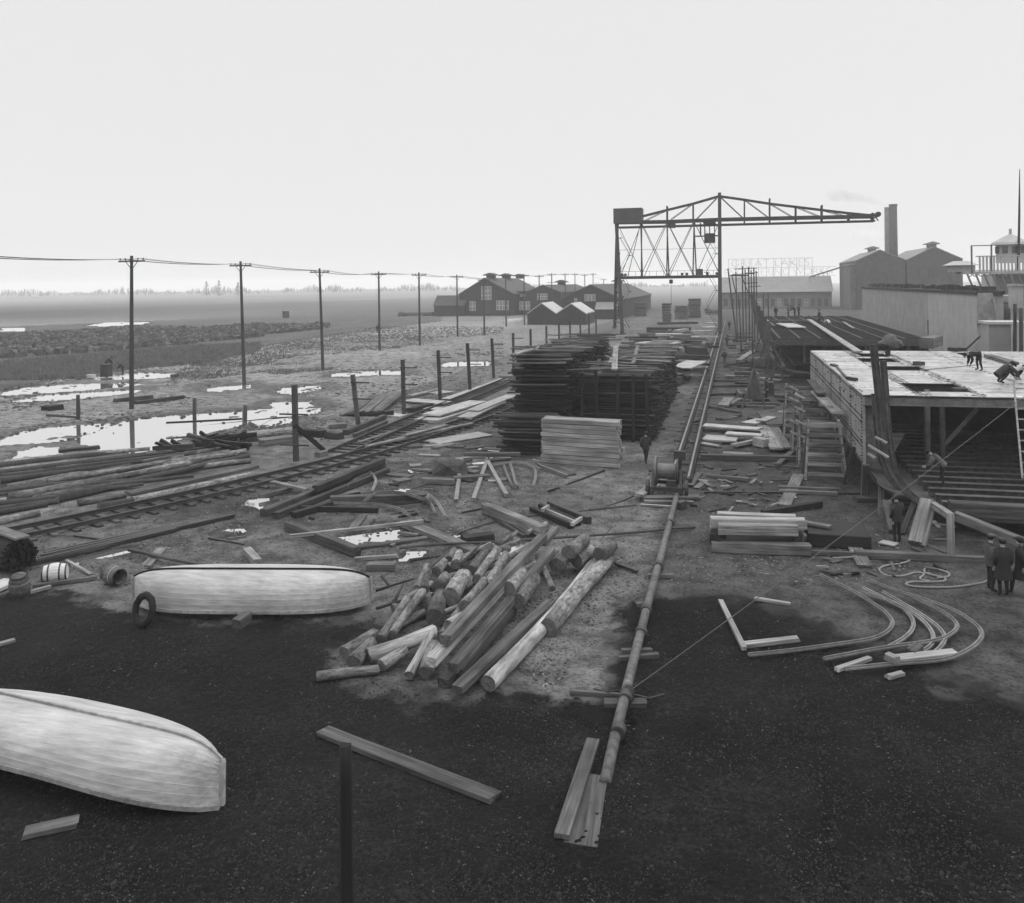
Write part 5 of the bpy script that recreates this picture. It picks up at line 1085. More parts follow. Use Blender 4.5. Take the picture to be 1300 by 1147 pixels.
bent([(1072,851),(1139,844),(1196,839),(1226,828),(1243,815),(1246,804),(1237,793),(1208,775),(1150,755)],.15,.09,'steel_pale','outermost and widest bent frame bar on the cinders',g,.15)
g='bent rods by the curving track'
bent([(416,640),(450,641),(480,642),(504,647),(520,656)],.16,.12,'steel_pale','gently curved pale rod in front of the knot of bent rods',g,.1)
bent([(462,638),(472,631),(480,627),(508,627),(530,633),(541,636),(544,630)],.16,.12,'steel','arched bent rod forming the top of the knot of rods',g,.35)
bent([(516,625),(540,628),(552,636),(559,645),(565,657)],.16,.12,'steel_pale','bent rod curving down at the right of the knot of rods, outer',g,.3)
bent([(538,632),(547,641),(553,653)],.16,.12,'steel','short bent rod curving down inside the outer one',g,.2)
bent([(458,595),(468,600),(475,606),(477,613),(472,625)],.16,.12,'steel_pale','hook-shaped pale rod standing out beyond the dark timbers',g,.2)
bent([(398,612),(410,612),(415,614),(410,618),(394,624)],.13,.1,'steel_pale','small hook-shaped pale rod on the dark timbers by the track',g,.4)
bent([(441,619),(452,609),(470,601)],.13,.1,'steel','slightly bent rod behind the hook-shaped one',g,.2)
bent([(492,643),(520,640),(538,636),(544,630)],.15,.12,'iron','dark bent rod closing the knot of rods',g,.15)
g='bent frames before the pale pile'
bent([(626,592),(640,589),(656,588),(672,591),(679,597),(680,606),(677,619)],.17,.12,'steel_pale','arch-shaped bent frame before the neat pale pile',g,.1)
bent([(640,592),(644,604),(650,616),(656,619)],.15,.1,'steel','short bent bar inside the arch-shaped frame',g,.1)
bent([(648,590),(652,604),(655,614),(664,618),(700,619),(736,619)],.17,.12,'steel_pale','L-shaped bent frame with a long foot before the neat pale pile',g,.15)
b=MB(); b.ribbon(dense([at(690,586,1.7)-V((0,.45,0)),at(683,585,1.2)-V((.1,.4,0)),at(679,586,.5),at(684,592,.15),at(700,598,.1),at(720,606,.08)],6),.14,.12); tag(b.build('bent_bar','steel_pale'),'bent bar leaning up against the corner of the neat pale pile','bent bar')
def rope(name,px,r,label,mt='rope',z=.03):
    b=MB(); b.tube(dense([at(x,y,z) for x,y in px],6),r,6); tag(b.build(name,mt),label,'rope')
rope('rope',[(1255,737),(1243,741),(1215,745),(1194,746),(1162,745),(1150,742),(1158,739),(1180,739),(1198,738),(1199,734),(1183,730),(1174,727),(1175,722),(1185,722),(1203,727),(1204,732),(1190,734)],.035,'pale rope lying in long loops on the ground before the hull')
rope('rope',[(1159,706),(1150,714),(1122,719),(1117,725),(1128,731),(1147,731),(1162,727),(1173,729),(1168,735),(1180,738)],.03,'pale rope in an open bend nearer the slanting props of the hull')
rope('hose',[(560,684),(640,660),(745,648),(790,636),(828,618)],.03,'thin dark line trailing over bare mud towards the winch','iron')
# ================================================================== overturned lifeboats
def lifeboat(c,dirv,Lh,B,Dp,label,keel_mt,pw=5,roll=.2,sh=.15):
    lift=0.; cp_,sp_=math.cos(roll),math.sin(roll)
    def RR(y_,z_): return (y_*cp_-z_*sp_, z_*cp_+y_*sp_+B*sp_)
    x=V(dirv).normalized(); y=V((-x.y,x.x,0)); e=thing('lifeboat',c,label,'lifeboat')
    ns,nk=33,9; vs=[];fs=[]
    def sec(t,k,o):           # k: 0 keel .. nk gunwale
        a=abs(t); b=B*(1-a**pw)**.75*(1-.22*a*a)+.03; th=k/nk*math.pi/2
        s=math.sin(th)**.85; gz=sh*(1-a*a); hz_=gz+(Dp*(1-.26*a**9)-gz)*max(math.cos(th),0)**.75; gzk=gz
        shear=.10*a**2
        out=b*s+o
        return out,hz_
    for i in range(ns):
        t=-1+2*i/(ns-1); t=math.copysign(abs(t)**.7,t)
        row=[]
        for sd in (1,-1):
            for k in range(nk+1):
                o,z=sec(t,k,0); row.append((o*sd,z))
                if 0<k<nk: row.append((o*sd+sd*.005,z-.004))
        for (yy,z) in row: r_=RR(yy,max(z,0)); vs.append(c+x*(t*Lh/2)+y*r_[0]+V((0,0,r_[1])))
    m_=len(row); h=m_//2
    for i in range(ns-1):
        for sd in (0,1):
            for j in range(h-1):
                a=i*m_+sd*h+j; fs.append((a,a+1,a+m_+1,a+m_))
    MB().add(vs,fs).build('hull','boat',e,smooth=False)
    # keel with stem and stern posts
    KP=lambda t,z_: c+x*t+y*RR(0,z_)[0]+V((0,0,RR(0,z_)[1]))
    pts=[KP(t*Lh/2,sec(t,0,0)[1]+.02) for t in [math.copysign(abs(a)**.7,a) for a in [-1+2*i/20 for i in range(21)]]]
    stem=[KP(Lh/2+.02,z) for z in (Dp*.7,Dp*.35,.05)]; stern=[KP(-Lh/2-.02,z) for z in (.05,Dp*.35,Dp*.7)]
    b=MB()
    for p,q in zip(pts[:-1],pts[1:]): b.bar(p,q,.045,.06)
    b.build('keel',keel_mt,e)
    for nm,ps in (('stem_post',[pts[-1]]+stem),('stern_post',stern+[pts[0]])):
        b=MB()
        for p,q in zip(ps[:-1],ps[1:]): b.bar(p,q,.08,.1)
        b.build(nm,'boat_trim',e)
    for sd in (1,-1):
        g_=[]
        for i in range(25):
            t=-1+2*i/24; t=math.copysign(abs(t)**.7,t); o,z=sec(t,nk,0); r_=RR(sd*(o+.025),z+.03); g_.append(c+x*(t*Lh/2)+y*r_[0]+V((0,0,r_[1])))
        b=MB()
        for p,q in zip(g_[:-1],g_[1:]): b.bar(p,q,.05,.09)
        b.build('gunwale','boat_trim',e)
    return e
a,c_=at(158,785.5),at(457,787.5); dr=(c_-a).normalized(); nn=V((-dr.y,dr.x,0))
lifeboat((a+c_)/2+nn*.95+V((0,0,.1)),dr,(c_-a).length+.25,.98,1.02,'overturned white lifeboat with a dark keel seam and a black ring at its end','timber_black',4.5,.13,.12)
lifeboat(V((-13.27,15.27,.04)),V((1,-.13,0)),7.4,1.05,1.2,'overturned white lifeboat nearest the camera, cut by the frame edge','boat_trim',3.6,-.04,.42)
b=MB(); p=at(183,794)+V((0,0,.46)); ax=V((-.25,-.95,.25)).normalized(); ux=V((.97,-.25,0)).normalized(); uz=ax.cross(ux)*-1
if uz.z<0: uz=-uz
vs=[];fs=[]
for i in range(26):
    for j in range(9):
        a=2*math.pi*i/26; bb=2*math.pi*j/9; rr=.36+.1*math.cos(bb)+.012*math.sin(9*a); vs.append(p+(ux*math.cos(a)+uz*math.sin(a)*1.12)*rr+ax*.1*math.sin(bb))
for i in range(26):
    for j in range(9): fs.append((i*9+j,i*9+(j+1)%9,((i+1)%26)*9+(j+1)%9,((i+1)%26)*9+j))
tag(b.add(vs,fs).build('ring_fender','black',smooth=True),'black rope ring fender leaning on the end of the farther lifeboat','fender')
# ================================================================== barrels and bundle
def barrel(p,dirv,Lb,r,mt,label,open_end):
    x=V(dirv).normalized(); e=thing('barrel',p,label,'barrel'); c=p+V((0,0,r*1.1)); b=MB()
    pr=[c+x*(t*Lb/2) for t in (-1,-.6,-.2,.2,.6,1)]; rr=[r*.86,r*.98,r*1.1,r*1.1,r*.98,r*.86]
    b.tube(pr,rr,20,caps=False); b.tube([c+x*Lb*.5,c+x*Lb*.42,c-x*Lb*.42],[r*.8,r*.78,r*.74],20,caps=False)
    k=20
    b.build('staves',mt,e)
    for t in (-1,1):
        if t==1 and open_end: continue
        q=c+x*(t*Lb*.46); MB().tube([q-x*.02,q+x*.02],r*.84,20).build('head',mt,e)
    if open_end: MB().tube([c-x*Lb*.40,c-x*Lb*.38],r*.75,20).build('bottom','timber_black',e)
    for t in (-.93,-.45,.45,.93):
        q=c+x*(t*Lb/2); ri=r*(.9 if abs(t)>.8 else 1.06); MB().tube([q-x*.025,q+x*.025],ri*1.02,20,caps=False).build('hoop','iron' if not(mt=='timber_grey' and t==.45) else 'plate',e)
barrel(at(144,742),V((.93,-.35,0)),.78,.29,'timber_grey','dark open barrel lying on its side with its mouth turned away from the bundle',True)
barrel(at(70,739),V((.85,.5,0)),.78,.29,'barrelwhite','whitewashed barrel lying on its side between the bundle and the open barrel',False)
barrel(at(25,757),V((.1,-.2,1)),.8,.29,'timber_grey','weathered barrel standing upright in front of the black bundle',False)
p=at(26,728); e=thing('rod_bundle',p,'big black bundle of rods with a round end, topped by a grey board','bundle'); c=p+V((0,0,.62)); ax=V((-.9,.35,0)).normalized(); sx=V((-ax.y,ax.x,0))
b=MB()
for i in range(90):
    a=ru(0,6.28); rr=.56*math.sqrt(rnd()); o=sx*(math.cos(a)*rr*1.05)+V((0,0,math.sin(a)*rr)); b.cyl(c+o-ax*ru(-.06,.06),c+o+ax*2.6,ru(.04,.075),n=6)
b.build('rods','timber_black',e)
MB().tube([c+ax*.15,c+ax*2.5],.58,16).build('core','timber_black',e)
tag(beam('cover_board',c+V((0,0,.66))-ax*.2,c+V((0,0,.68))+ax*2.6,.5,.07,'timber'),'grey board laid along the top of the black rod bundle','board')
# foreground post
p=at(442,1250); d=-sn*p.x+cs*p.y; u,v=uv(442,946); 
tag(log('foreground_post',p-V((0,0,.4)),V((p.x,p.y,H-v*d/F)),.09,.08,'timber_black','timber_black'),'black vertical post top rising in the near foreground below the long plank','post')
# guy wire
a=at(797,879,.3); c_=atY(1330,480,38.5); b=MB(); n=10
b.tube([a.lerp(c_,t/n)-V((0,0,.5*(t/n)*(1-t/n))) for t in range(n+1)],.011,6); tag(b.build('guy_wire','guy'),'thin pale guy wire stretched from the pipe up to the open hull','wire')
# overturned skiff far off
lf=at(652,410.5); e=thing('skiff',lf,'small white skiff lying overturned far off before the barns','boat'); b=MB(); vs=[];fs=[]
for i in range(13):
    t=-1+i/6; bb=1.0*(1-abs(t)**3)+.05
    for j in range(9): a=math.pi*j/8; vs.append(lf+V((t*2.9,math.cos(a)*bb,math.sin(a)*(1.1-.3*t*t)+.35*max(t,0)))) 
for i in range(12):
    for j in range(8): fs.append((i*9+j,i*9+j+1,(i+1)*9+j+1,(i+1)*9+j))
b.add(vs,fs).build('hull','boat',e,smooth=True); MB().bar(lf+V((-2.7,0,.9)),lf+V((2.7,0,1.2)),.1,.12).build('keel','boat_trim',e)
# ================================================================== near hull under construction
HX0,HX1,HY0,HY1,DZ=5.9,23.5,42.4,68.6,4.7
e=thing('unfinished_hull',V((HX0,HY0,0)),'near unfinished steel hull with a pale plated deck, square hatch openings and an open end','ship hull')
def rect(px): 
    P=[at(x,y,DZ) for x,y in px]; xs=sorted(p.x for p in P);ys=sorted(p.y for p in P); return ((xs[0]+xs[1])/2,(ys[0]+ys[1])/2,(xs[2]+xs[3])/2,(ys[2]+ys[3])/2)
HAT=[rect([(1148,488.5),(1209,487.4),(1227.6,497),(1159.5,498.2)]),rect([(1113,467),(1162,465),(1175,470.5),(1122,471)]),rect([(1085,450),(1112,449),(1134,453),(1099,453.5)]),rect([(1088,456.5),(1130,455),(1141,459),(1099,460.5)]),rect([(1215,449),(1231,448.5),(1246,452),(1228,453)])]
xsn=sorted({HX0,HX1,8.4,11,14,17,20.3}|{h[0] for h in HAT}|{h[2] for h in HAT}); ysn=sorted({HY0,HY1,45.3,48,51.2,55,59.3,64}|{h[1] for h in HAT}|{h[3] for h in HAT})
# full grid cut at hatches, plates slightly apart
dk=MB(); dots=MB()
for i in range(len(xsn)-1):
    for j in range(len(ysn)-1):
        xm,ym=(xsn[i]+xsn[i+1])/2,(ysn[j]+ysn[j+1])/2
        if any(h[0]<xm<h[2] and h[1]<ym<h[3] for h in HAT): continue
        if xm>14.5 and ym<45.5: continue
        dk.box((xsn[i]+.025,ysn[j]+.03,DZ-.02+ru(-.012,.012)),(xsn[i+1]-.025,ysn[j+1]-.03,DZ+ru(0,.012)))
dk.build('deck_plating','deck',e)
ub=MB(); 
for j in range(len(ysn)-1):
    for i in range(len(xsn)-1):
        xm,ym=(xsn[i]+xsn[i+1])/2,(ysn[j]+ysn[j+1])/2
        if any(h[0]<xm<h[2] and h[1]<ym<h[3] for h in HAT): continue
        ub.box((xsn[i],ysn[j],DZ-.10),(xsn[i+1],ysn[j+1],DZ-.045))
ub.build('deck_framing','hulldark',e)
for h in HAT:
    b=MB(); x0,y0,x1,y1=h
    for (a0,b0,a1,b1) in ((x0,y0-.06,x1,y0),(x0,y1,x1,y1+.06),(x0-.06,y0,x0,y1),(x1,y0,x1+.06,y1)): b.box((a0,b0,DZ-.6),(a1,b1,DZ+.03))
    b.build('hatch_coaming','hulldark',e)  # coaming coloured dark so the openings read as deep shade
for i in range(1400):
    row=rnd()<.75
    if row: x=random.choice(xsn)+random.choice((-.12,.12)); y=ru(HY0+.2,HY1-.2)
    else: y=random.choice(ysn)+random.choice((-.15,.15)); x=ru(HX0,HX1)
    if any(h[0]-.1<x<h[2]+.1 and h[1]-.1<y<h[3]+.1 for h in HAT): continue
    if x>14.4 and y<45.6: continue
    r=ru(.03,.06); dots.box((x-r,y-r,DZ+.013),(x+r,y+r,DZ+.018))
tag(dots.build('rivet_holes','black',e),kind='stuff')
# side plating with laps
b=MB(); lv=[(4.68,3.55),(3.55,2.4),(2.45,1.5)]
ys_=[HY0,46.2,50.4,54.8,59.3,64,HY1]
for k,(z1,z0) in enumerate(lv):
    for i in range(6):
        o=.02*(k%2)+.012*(i%2); b.box((HX0-o,ys_[i]+.012,z0+.012),(HX0+.1,ys_[i+1]-.012,z1-.012))
b.build('side_plating','hullside',e)
b=MB()
for y in ys_[:-1]:
    for s in (.12,.28):
        for k in range(22): z=1.6+k*.145; b.box((HX0-.05,y+s-.02,z-.022),(HX0-.02,y+s+.02,z+.022))
for z in (4.55,3.68,3.42,2.52,2.3,1.62):
    for k in range(110): y=HY0+.1+k*.236; b.box((HX0-.05,y-.02,z-.022),(HX0-.02,y+.02,z+.022))
for i in range(90): y=ru(HY0,HY1);z=ru(1.7,4.5); b.box((HX0-.05,y-.03,z-.03),(HX0-.02,y+.03,z+.03))
tag(b.build('rivet_rows','black',e),kind='stuff')
def bilge(y0,y1,n=9,off=0,th=.08,r=1.0,zt=1.5,bx=2.4):
    pr=[]
    for i in range(n+1):
        a=math.pi/2*i/n; pr.append((HX0-off+bx*(1-math.cos(a)),zt-(zt-.72)*math.sin(a)))
    return pr
pr=bilge(0,0); b=MB()
for i in range(len(pr)-1):
    (x1,z1),(x2,z2)=pr[i],pr[i+1]; b.add([(x1,39.2,z1),(x2,39.2,z2),(x2,HY1,z2),(x1,HY1,z1),(x1+.06,39.2,z1+.05),(x2+.06,39.2,z2+.05),(x2+.06,HY1,z2+.05),(x1+.06,HY1,z1+.05)],[(0,1,2,3),(7,6,5,4),(0,4,5,1)])
b.build('bilge_plating','rib',e)
MB().box((HX0+2.35,37.2,.7),(HX1,HY1,.8)).build('bottom_plating','hulldark',e)
for k in range(16):
    y=37.4+k*1.15; MB().box((HX0+2.2,y,.82),(HX1-.2,y+.16,1.14)).box((HX0+2.2,y-.12,1.141),(HX1-.2,y+.2,1.17)).build('floor_frame','rib',e)
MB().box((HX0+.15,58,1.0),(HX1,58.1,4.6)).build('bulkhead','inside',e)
MB().box((HX0+.25,HY1-.12,1.3),(HX1,HY1,4.58)).build('end_plating','hulldark',e)
MB().box((HX1-.1,HY0,.8),(HX1,HY1,4.58)).build('far_side_plating','hullside',e)
# deck edge girder at the open end
b=MB(); b.box((HX0+.02,HY0+.03,4.28),(HX1-.05,HY0+.12,4.59)); b.box((HX0+.02,HY0-.12,4.24),(HX1-.05,HY0+.2,4.278)); b.build('edge_girder','steel',e)
MB().box((14.6,HY0+.1,DZ-.044),(22,45.4,DZ+.0)).build('deck_planking','timber_grey',e)
MB().box((HX0+.12,HY0+.15,1.3),(HX0+.75,HY0+.3,4.2)).build('web_frame','rib',e)
for k in range(9): 
    y=HY0+1.5+k*1.7; MB().box((HX0+.12,y,1.3),(HX0+.3,y+.08,4.5)).build('side_frame','rib',e)
for (x,yt,yb,Y) in ((1178,518,594,46),(1197,518,589,47.5)):
    p=atY(x,yb,Y); MB().tube([V((p.x,Y,1.0)),V((p.x,Y,4.55))],.14,10).build('pillar','steel',e)
MB().bar(atY(1241,519,46.5),atY(1199,565,46.5),.16).build('diagonal_brace','steel',e)
MB().add([atY(1133,551,44)+V((0,.2,0)),atY(1149,551,44)+V((0,.2,0)),atY(1134,577,44)+V((0,.2,0)),atY(1133,551,44),atY(1149,551,44),atY(1134,577,44)],[(0,1,2),(5,4,3),(0,3,4,1),(1,4,5,2),(2,5,3,0)]).build('knee_bracket','timber',e)
# loose J-shaped ribs standing at the open end
for nm,px,Y,w in (('rib',[(1108.6,437),(1112,469),(1116.7,515),(1120,562),(1126,590),(1139,614),(1157,632),(1182,646)],37.6,.3),('rib',[(1121,458),(1124,492),(1127,539),(1132,580),(1139,602),(1150,620),(1168,636),(1190,642)],38.7,.26),('rib',[(1110,500),(1113,545),(1119,585),(1128,606),(1143,623),(1160,634)],40.2,.24)):
    pts=dense([atY(x,y,Y) for x,y in px],5); b=MB()
    for p,q in zip(pts[:-1],pts[1:]): b.bar(p,q,w,.1); b.bar(p+V((0,-.06,0)),q+V((0,-.06,0)),.07,.2)
    b.build(nm,'rib',e)
for (x1,y1,x2,y2) in ((1102,565,1128,581),(1111,555,1126,563),(1102,576,1111,582)):
    MB().bar(atY(x1,y1,37.3),atY(x2,y2,37.1),.18,.07).build('cleat','timber_pale',e)
MB().box((HX0+2.4,36.9,.55),(HX1,37.15,.78)).build('bottom_edge','steel_pale',e)
# shoring under and round the open end
def shore(x1,y1,x2,y2,Y1,Y2,w,mt,lb,h=None):
    p,q=atY(x1,y1,Y1),atY(x2,y2,Y2); q.z=max(q.z,.0); tag(beam('shore',p,q,w,h or w,mt),lb,'prop')
shore(1205,645,1330,652,36.6,36.6,.5,'timber_grey','massive baulk lying under the front edge of the hull bottom',.55)
shore(1099,590,1098,632,42.2,42.2,.34,'timber_grey','square prop under the near corner of the hull side')
tag(beam('prop_foot',at(1086,634,.1),at(1112,634,.1),.6,.2,'timber_dark'),'flat foot timber under the square corner prop','block')
shore(1119,618,1118,668,39.5,39.5,.22,'timber_grey','thin upright prop under the ribs')
shore(1178,638,1163,692,36.4,35.2,.5,'timber','broad pale slanting prop under the hull bottom, left of the capped post')
shore(1186,638,1172,694,36.2,35,.16,'timber','narrow slat set beside the broad slanting prop')
shore(1160,640,1146,690,37.6,36.5,.2,'timber_dark','dark slanting prop behind the broad pale one')
shore(1206,652,1208,721,33.6,33.4,.22,'timber','capped round post at the tip of the hull bottom')
shore(1183,640,1207,656,36.4,33.6,.24,'timber','sloping cap rail running out to the capped post')
shore(1212,655,1320,698,36,34.5,.34,'timber_grey','long raking timber under the hull bottom behind the three men')
shore(1172,692,1203,710,35.6,34.2,.18,'timber_grey','low raking brace near the foot of the capped post')
shore(1126,640,1135,684,38.6,36.5,.4,'timber_dark','short board leaning under the ribs')
tag(beam('timber',at(1085,703,.12),at(1262,712,.12),.3,.25,'timber_grey'),'long timber on the ground under the hull tip reaching to the three men','timber')
tag(beam('chip_board',at(1118,688,.06),at(1138,692,.06),.5,.05,'timber_pale'),'bright scrap board on the ground below the ribs','board')
for k in range(7):
    for x in (HX0+1.6,HX0+7,HX0+12):
        y=40.5+k*4.4; tag(beam('keel_block',V((x-.6,y,.34)),V((x+.6,y,.34)),.5,.68,'timber_dark'),'dark keel block under the near unfinished hull','block','keel blocks under the near hull')
for k in range(9):
    y=45+k*2.6; tag(beam('side_shore',V((HX0-.55,y,0)),V((HX0-.06,y,ru(1.5,2.0))),.16,.16,'timber_grey' if k%2 else 'timber_dark'),'thin raking shore against the plated side of the near hull','prop','side shores of the near hull')
# ladder at the open end
p,q=atY(1287,486,41.2),atY(1298,608,38.2); dx=V((.62,.1,0)); e=thing('ladder',V((q.x,q.y,1.0)),'pale ladder leaning against the deck edge at the open end of the near hull','ladder')
for o in (V((0,0,0)),dx): MB().bar(p+o,q+o,.07,.1).build('ladder_rail','timber_pale',e)
for k in range(9): a=q.lerp(p,(k+.4)/9); MB().bar(a,a+dx,.05).build('rung','timber_pale',e)
tag(beam('gangplank',at(1027,406,4.6),at(1090,447,4.85),.55,.1,'timber_pale'),'long pale gangplank bridging from the far hull to the near deck','gangplank')
for (x1,y1,x2,y2,w,h,lb,nm,mt) in ((1162,461,1171,462,.4,.22,'round dark bundle lying on the near deck between the hatches','bundle','timber_grey'),(1176,436,1188,432,1.0,.8,'slanted grey boards stacked on the far edge of the near deck','board_stack','timber_grey'),(1208,444,1222,443.5,.8,.25,'low dark timber on the far edge of the near deck','timber','timber_dark'),(1254,452,1288,462,.5,.2,'long timber on the right of the near deck','timber','timber'),(1060,463,1075,480,.12,.1,'slim dark bar lying along the near deck edge','bar','iron'),(1168,470,1245,463,.06,.05,'thin line stretched across the near deck','line','rope'),(1210,494,1226,494,.5,.1,'dark loose plate by the largest hatch','plate','timber_dark'),(1056,463,1062,465,.22,.12,'small dark heap of tools on the near deck','tools','iron'),(1076,480,1087,482,.22,.16,'dark tool heap at the deck edge over the trestles','tools','iron')):
    tag(beam(nm,at(x1,y1,DZ+h/2+.015),at(x2,y2,DZ+h/2+.015),w,h,mt),lb,nm.replace('_',' '))
# dark lumpy mass above the ribs, built as a canvas bundle
p=at(1127,452,DZ); e=thing('canvas_bundle',p+V((0,0,.0)),'dark round canvas bundle with a bulging hood on the near deck behind the ribs','forge')
MB().tube([p,p+V((0,0,.45)),p+V((.02,0,.7))],[.16,.2,.4],9).build('stand','iron',e)
b=MB(); b.tube([p+V((0,0,.55)),p+V((.05,0,.75)),p+V((.1,0,1.0)),p+V((.02,0,1.25)),p+V((-.1,0,1.4))],[.35,.72,.66,.5,.15],11); b.tube([p+V((.5,.1,.7)),p+V((.75,.1,.9)),p+V((.8,.1,1.1))],[.25,.4,.15],9); b.build('hood','iron',e)
# ================================================================== middle hull (framework)
MX0,MX1,MY0,MY1,MZ=4.3,17.8,86.5,142,4.4
e=thing('framed_hull',V((MX0,MY0,0)),'farther unfinished hull with an open dark deck framework and curved bow ribs','ship hull')
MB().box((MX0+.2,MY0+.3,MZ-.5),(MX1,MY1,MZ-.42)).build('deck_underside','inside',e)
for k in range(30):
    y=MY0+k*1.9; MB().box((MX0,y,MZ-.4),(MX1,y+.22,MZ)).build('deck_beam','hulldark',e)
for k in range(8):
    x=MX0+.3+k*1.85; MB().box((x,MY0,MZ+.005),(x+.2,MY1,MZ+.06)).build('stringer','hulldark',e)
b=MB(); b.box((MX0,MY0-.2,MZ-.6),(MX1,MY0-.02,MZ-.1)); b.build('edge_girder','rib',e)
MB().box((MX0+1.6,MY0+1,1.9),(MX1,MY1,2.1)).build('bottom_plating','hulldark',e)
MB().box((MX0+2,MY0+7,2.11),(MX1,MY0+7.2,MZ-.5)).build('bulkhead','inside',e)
MB().box((MX1-.2,MY0+.2,2.11),(MX1,MY1,MZ-.5)).build('side_plating','hulldark',e)
for x in (6.8,8.6,10.4,12.3,14.2,16): MB().box((x,MY0+.2,2.11),(x+.22,MY0+.4,MZ-.5)).build('pillar','rib',e)
for k in range(7):
    Y=84.6+k*7.5; t=k/6; x0=3.6+.25*k*.3; top=MZ+1.6+2.0*t; pts=[]
    pts=[V((x0-.9*t,Y,top)),V((x0-.1,Y,3.6)),V((x0+.35,Y,2.6)),V((x0+1.1,Y,1.9)),V((x0+2.2,Y,1.5)),V((x0+3.6,Y,1.35))]
    b=MB(); dn=dense(pts,4)
    for p,q in zip(dn[:-1],dn[1:]): b.bar(p,q,.45,.14)
    b.build('rib','rib',e)
b=MB()
for z,x in ((3.4,3.75),(2.6,4.0),(2.0,4.9)): b.bar(V((x,84.5,z)),V((x+.2,135,z+.6)),.25,.12)
b.build('ribband','rib',e)
for k in range(14):
    x=4.4+ru(0,.5)+ (k%3)*1.2; y=86+k*3.6; tag(beam('side_shore',V((x-.9,y,0)),V((x-.2,y,ru(1.6,2.6))),.2,.2,random.choice(['timber_grey','timber_dark'])),'upright prop under the curved ribs of the farther hull','prop','props of the farther hull')
for k in range(8):
    y=88+k*6.5
    tag(beam('keel_block',V((8,y,.75)),V((15,y,.75)),.8,1.5,'timber_black'),'black crib block under the farther hull','block','crib blocks under the farther hull')
tag(beam('batten',at(962,407,4.62),at(1029,407,4.62),.3,.12,'timber'),'long pale batten lying across the deck framework of the farther hull','batten')
tag(beam('loose_plate',at(996,411,4.66),at(1012,416,4.66),2.0,.08,'plate'),'pale square plate lying on the farther deck framework','plate')
for (x1,y1,x2,y2) in ((978,410,983,414),(1071,409,1084,417),(966,400,975,408),(1000,398,1024,402)):
    tag(beam('loose_bar',at(x1,y1,4.62),at(x2,y2,4.62),.3,.1,'timber'),'short pale bar lying on the farther deck framework','bar','bars on the farther deck')
# staging and scaffold poles at its head
e=thing('scaffold_tower',V((3,146,0)),'tall dark scaffold of poles and crossarms at the head of the farther hull','scaffold')
SXs=[atY(x,380,146).x for x in (931,943,951,957.5)]
for i,x in enumerate(SXs):
    zt=atY(934+i*7,[341,338,339,340][i],146).z; MB().tube([V((x+(.5 if i==0 else 0),146,0)),V((x-(.8 if i==0 else 0),146,zt))],.11,7).build('scaffold_pole','pole',e)
    MB().tube([V((x+.6,151,0)),V((x+.5,151,zt-.5))],.1,7).build('scaffold_pole','pole',e)
for (x1,y1,x2,y2) in ((929,349,958,347.5),(932,342,961,340.5),(946,347,962,346.5),(945,360,962,359),(951,364.5,966,363.5),(930,372,958,371)):
    MB().bar(atY(x1,y1,145.8),atY(x2,y2,145.8),.26,.12).build('ledger','timber_dark',e)
MB().bar(atY(929,350,146),atY(934,372,146),.15).bar(atY(941,350,146),atY(950,372,146),.15).build('brace','pole',e)
MB().box((SXs[0]-.5,145.6,atY(940,351,146).z),(SXs[2],147.5,atY(940,350,146).z+.1)).build('platform','timber_dark',e)
for i,(x,yt,Y) in enumerate(((969,371,138),(976,372,132),(940,374,126),(955,388,104))):
    q=atY(x,yt,Y); tag(log('staging_pole',V((q.x,Y,0)),V((q.x+ru(-.3,.3),Y,q.z)),.1,.07,'pole'),'dark staging pole standing along the near side of the farther hull','pole','staging poles of the farther hull')
# ================================================================== trestles beside the near hull
def trestle(x0,x1,Y,z,n,lb):
    e=thing('staging_trestle',V((x0,Y,0)),lb,'trestle','staging trestles beside the near hull')
    for x,s in ((x0,1),(x1,-1)):
        for sd in (-1,1): MB().bar(V((x-.1*s,Y+sd*.75,0)),V((x+.15*s,Y+sd*.12,z)),.1,.2).build('leg','timber',e)
    for k in range(n):
        t=(k+.7)/n*.97; zz=z*t; o=.75-.63*t
        for sd in (-1,1): MB().bar(V((x0+.02,Y+sd*(o+.12),zz)),V((x1-.02,Y+sd*(o+.12),zz)),.05,.17).build('rung','timber',e)
    return e
tl=['nearest staging trestle with wide rungs beside the near hull','second staging trestle behind the nearest one','third staging trestle, half hidden by the two nearer ones','farthest staging trestle next to the tilted grey board']
xr=at(1073,618).x
for i,(Y,x0,z) in enumerate(((46.3,3.7,2.9),(49.2,3.6,3.2),(52.6,3.5,3.4),(57,3.3,3.5))): trestle(x0,5.45,Y,z,6,tl[i])
for i,(x,yt,yb,Y) in enumerate(((1008,488,600,52),(1016,497,618,47),(1006,497,590,57))):
    e=thing('step_post',atY(x,yb,Y),['tall pale stepped post beside the trestles, middle one','tall pale stepped post beside the trestles, nearest','tall pale stepped post beside the trestles, farthest'][i],'post'); p=atY(x,yt,Y); p0=V((p.x+.05,Y,0))
    MB().bar(p0,p,.12,.14).build('upright','timber',e)
    for k in range(5):
        a=p0.lerp(p,.3+.16*k); MB().bar(a+V((-.28,-.05,.14)),a+V((.2,-.1,-.1)),.12,.1).build('step','timber_pale',e)
tag(beam('staging_plank',at(1036,498,3.35),at(1066,527,3.05),.65,.1,'timber'),'wide grey staging plank laid along the trestle tops','plank')
tag(beam('staging_plank',V((5.0,58,3.62)),V((5.05,52.2,3.5)),.5,.09,'timber_grey'),'far staging plank on the third and fourth trestles','plank')
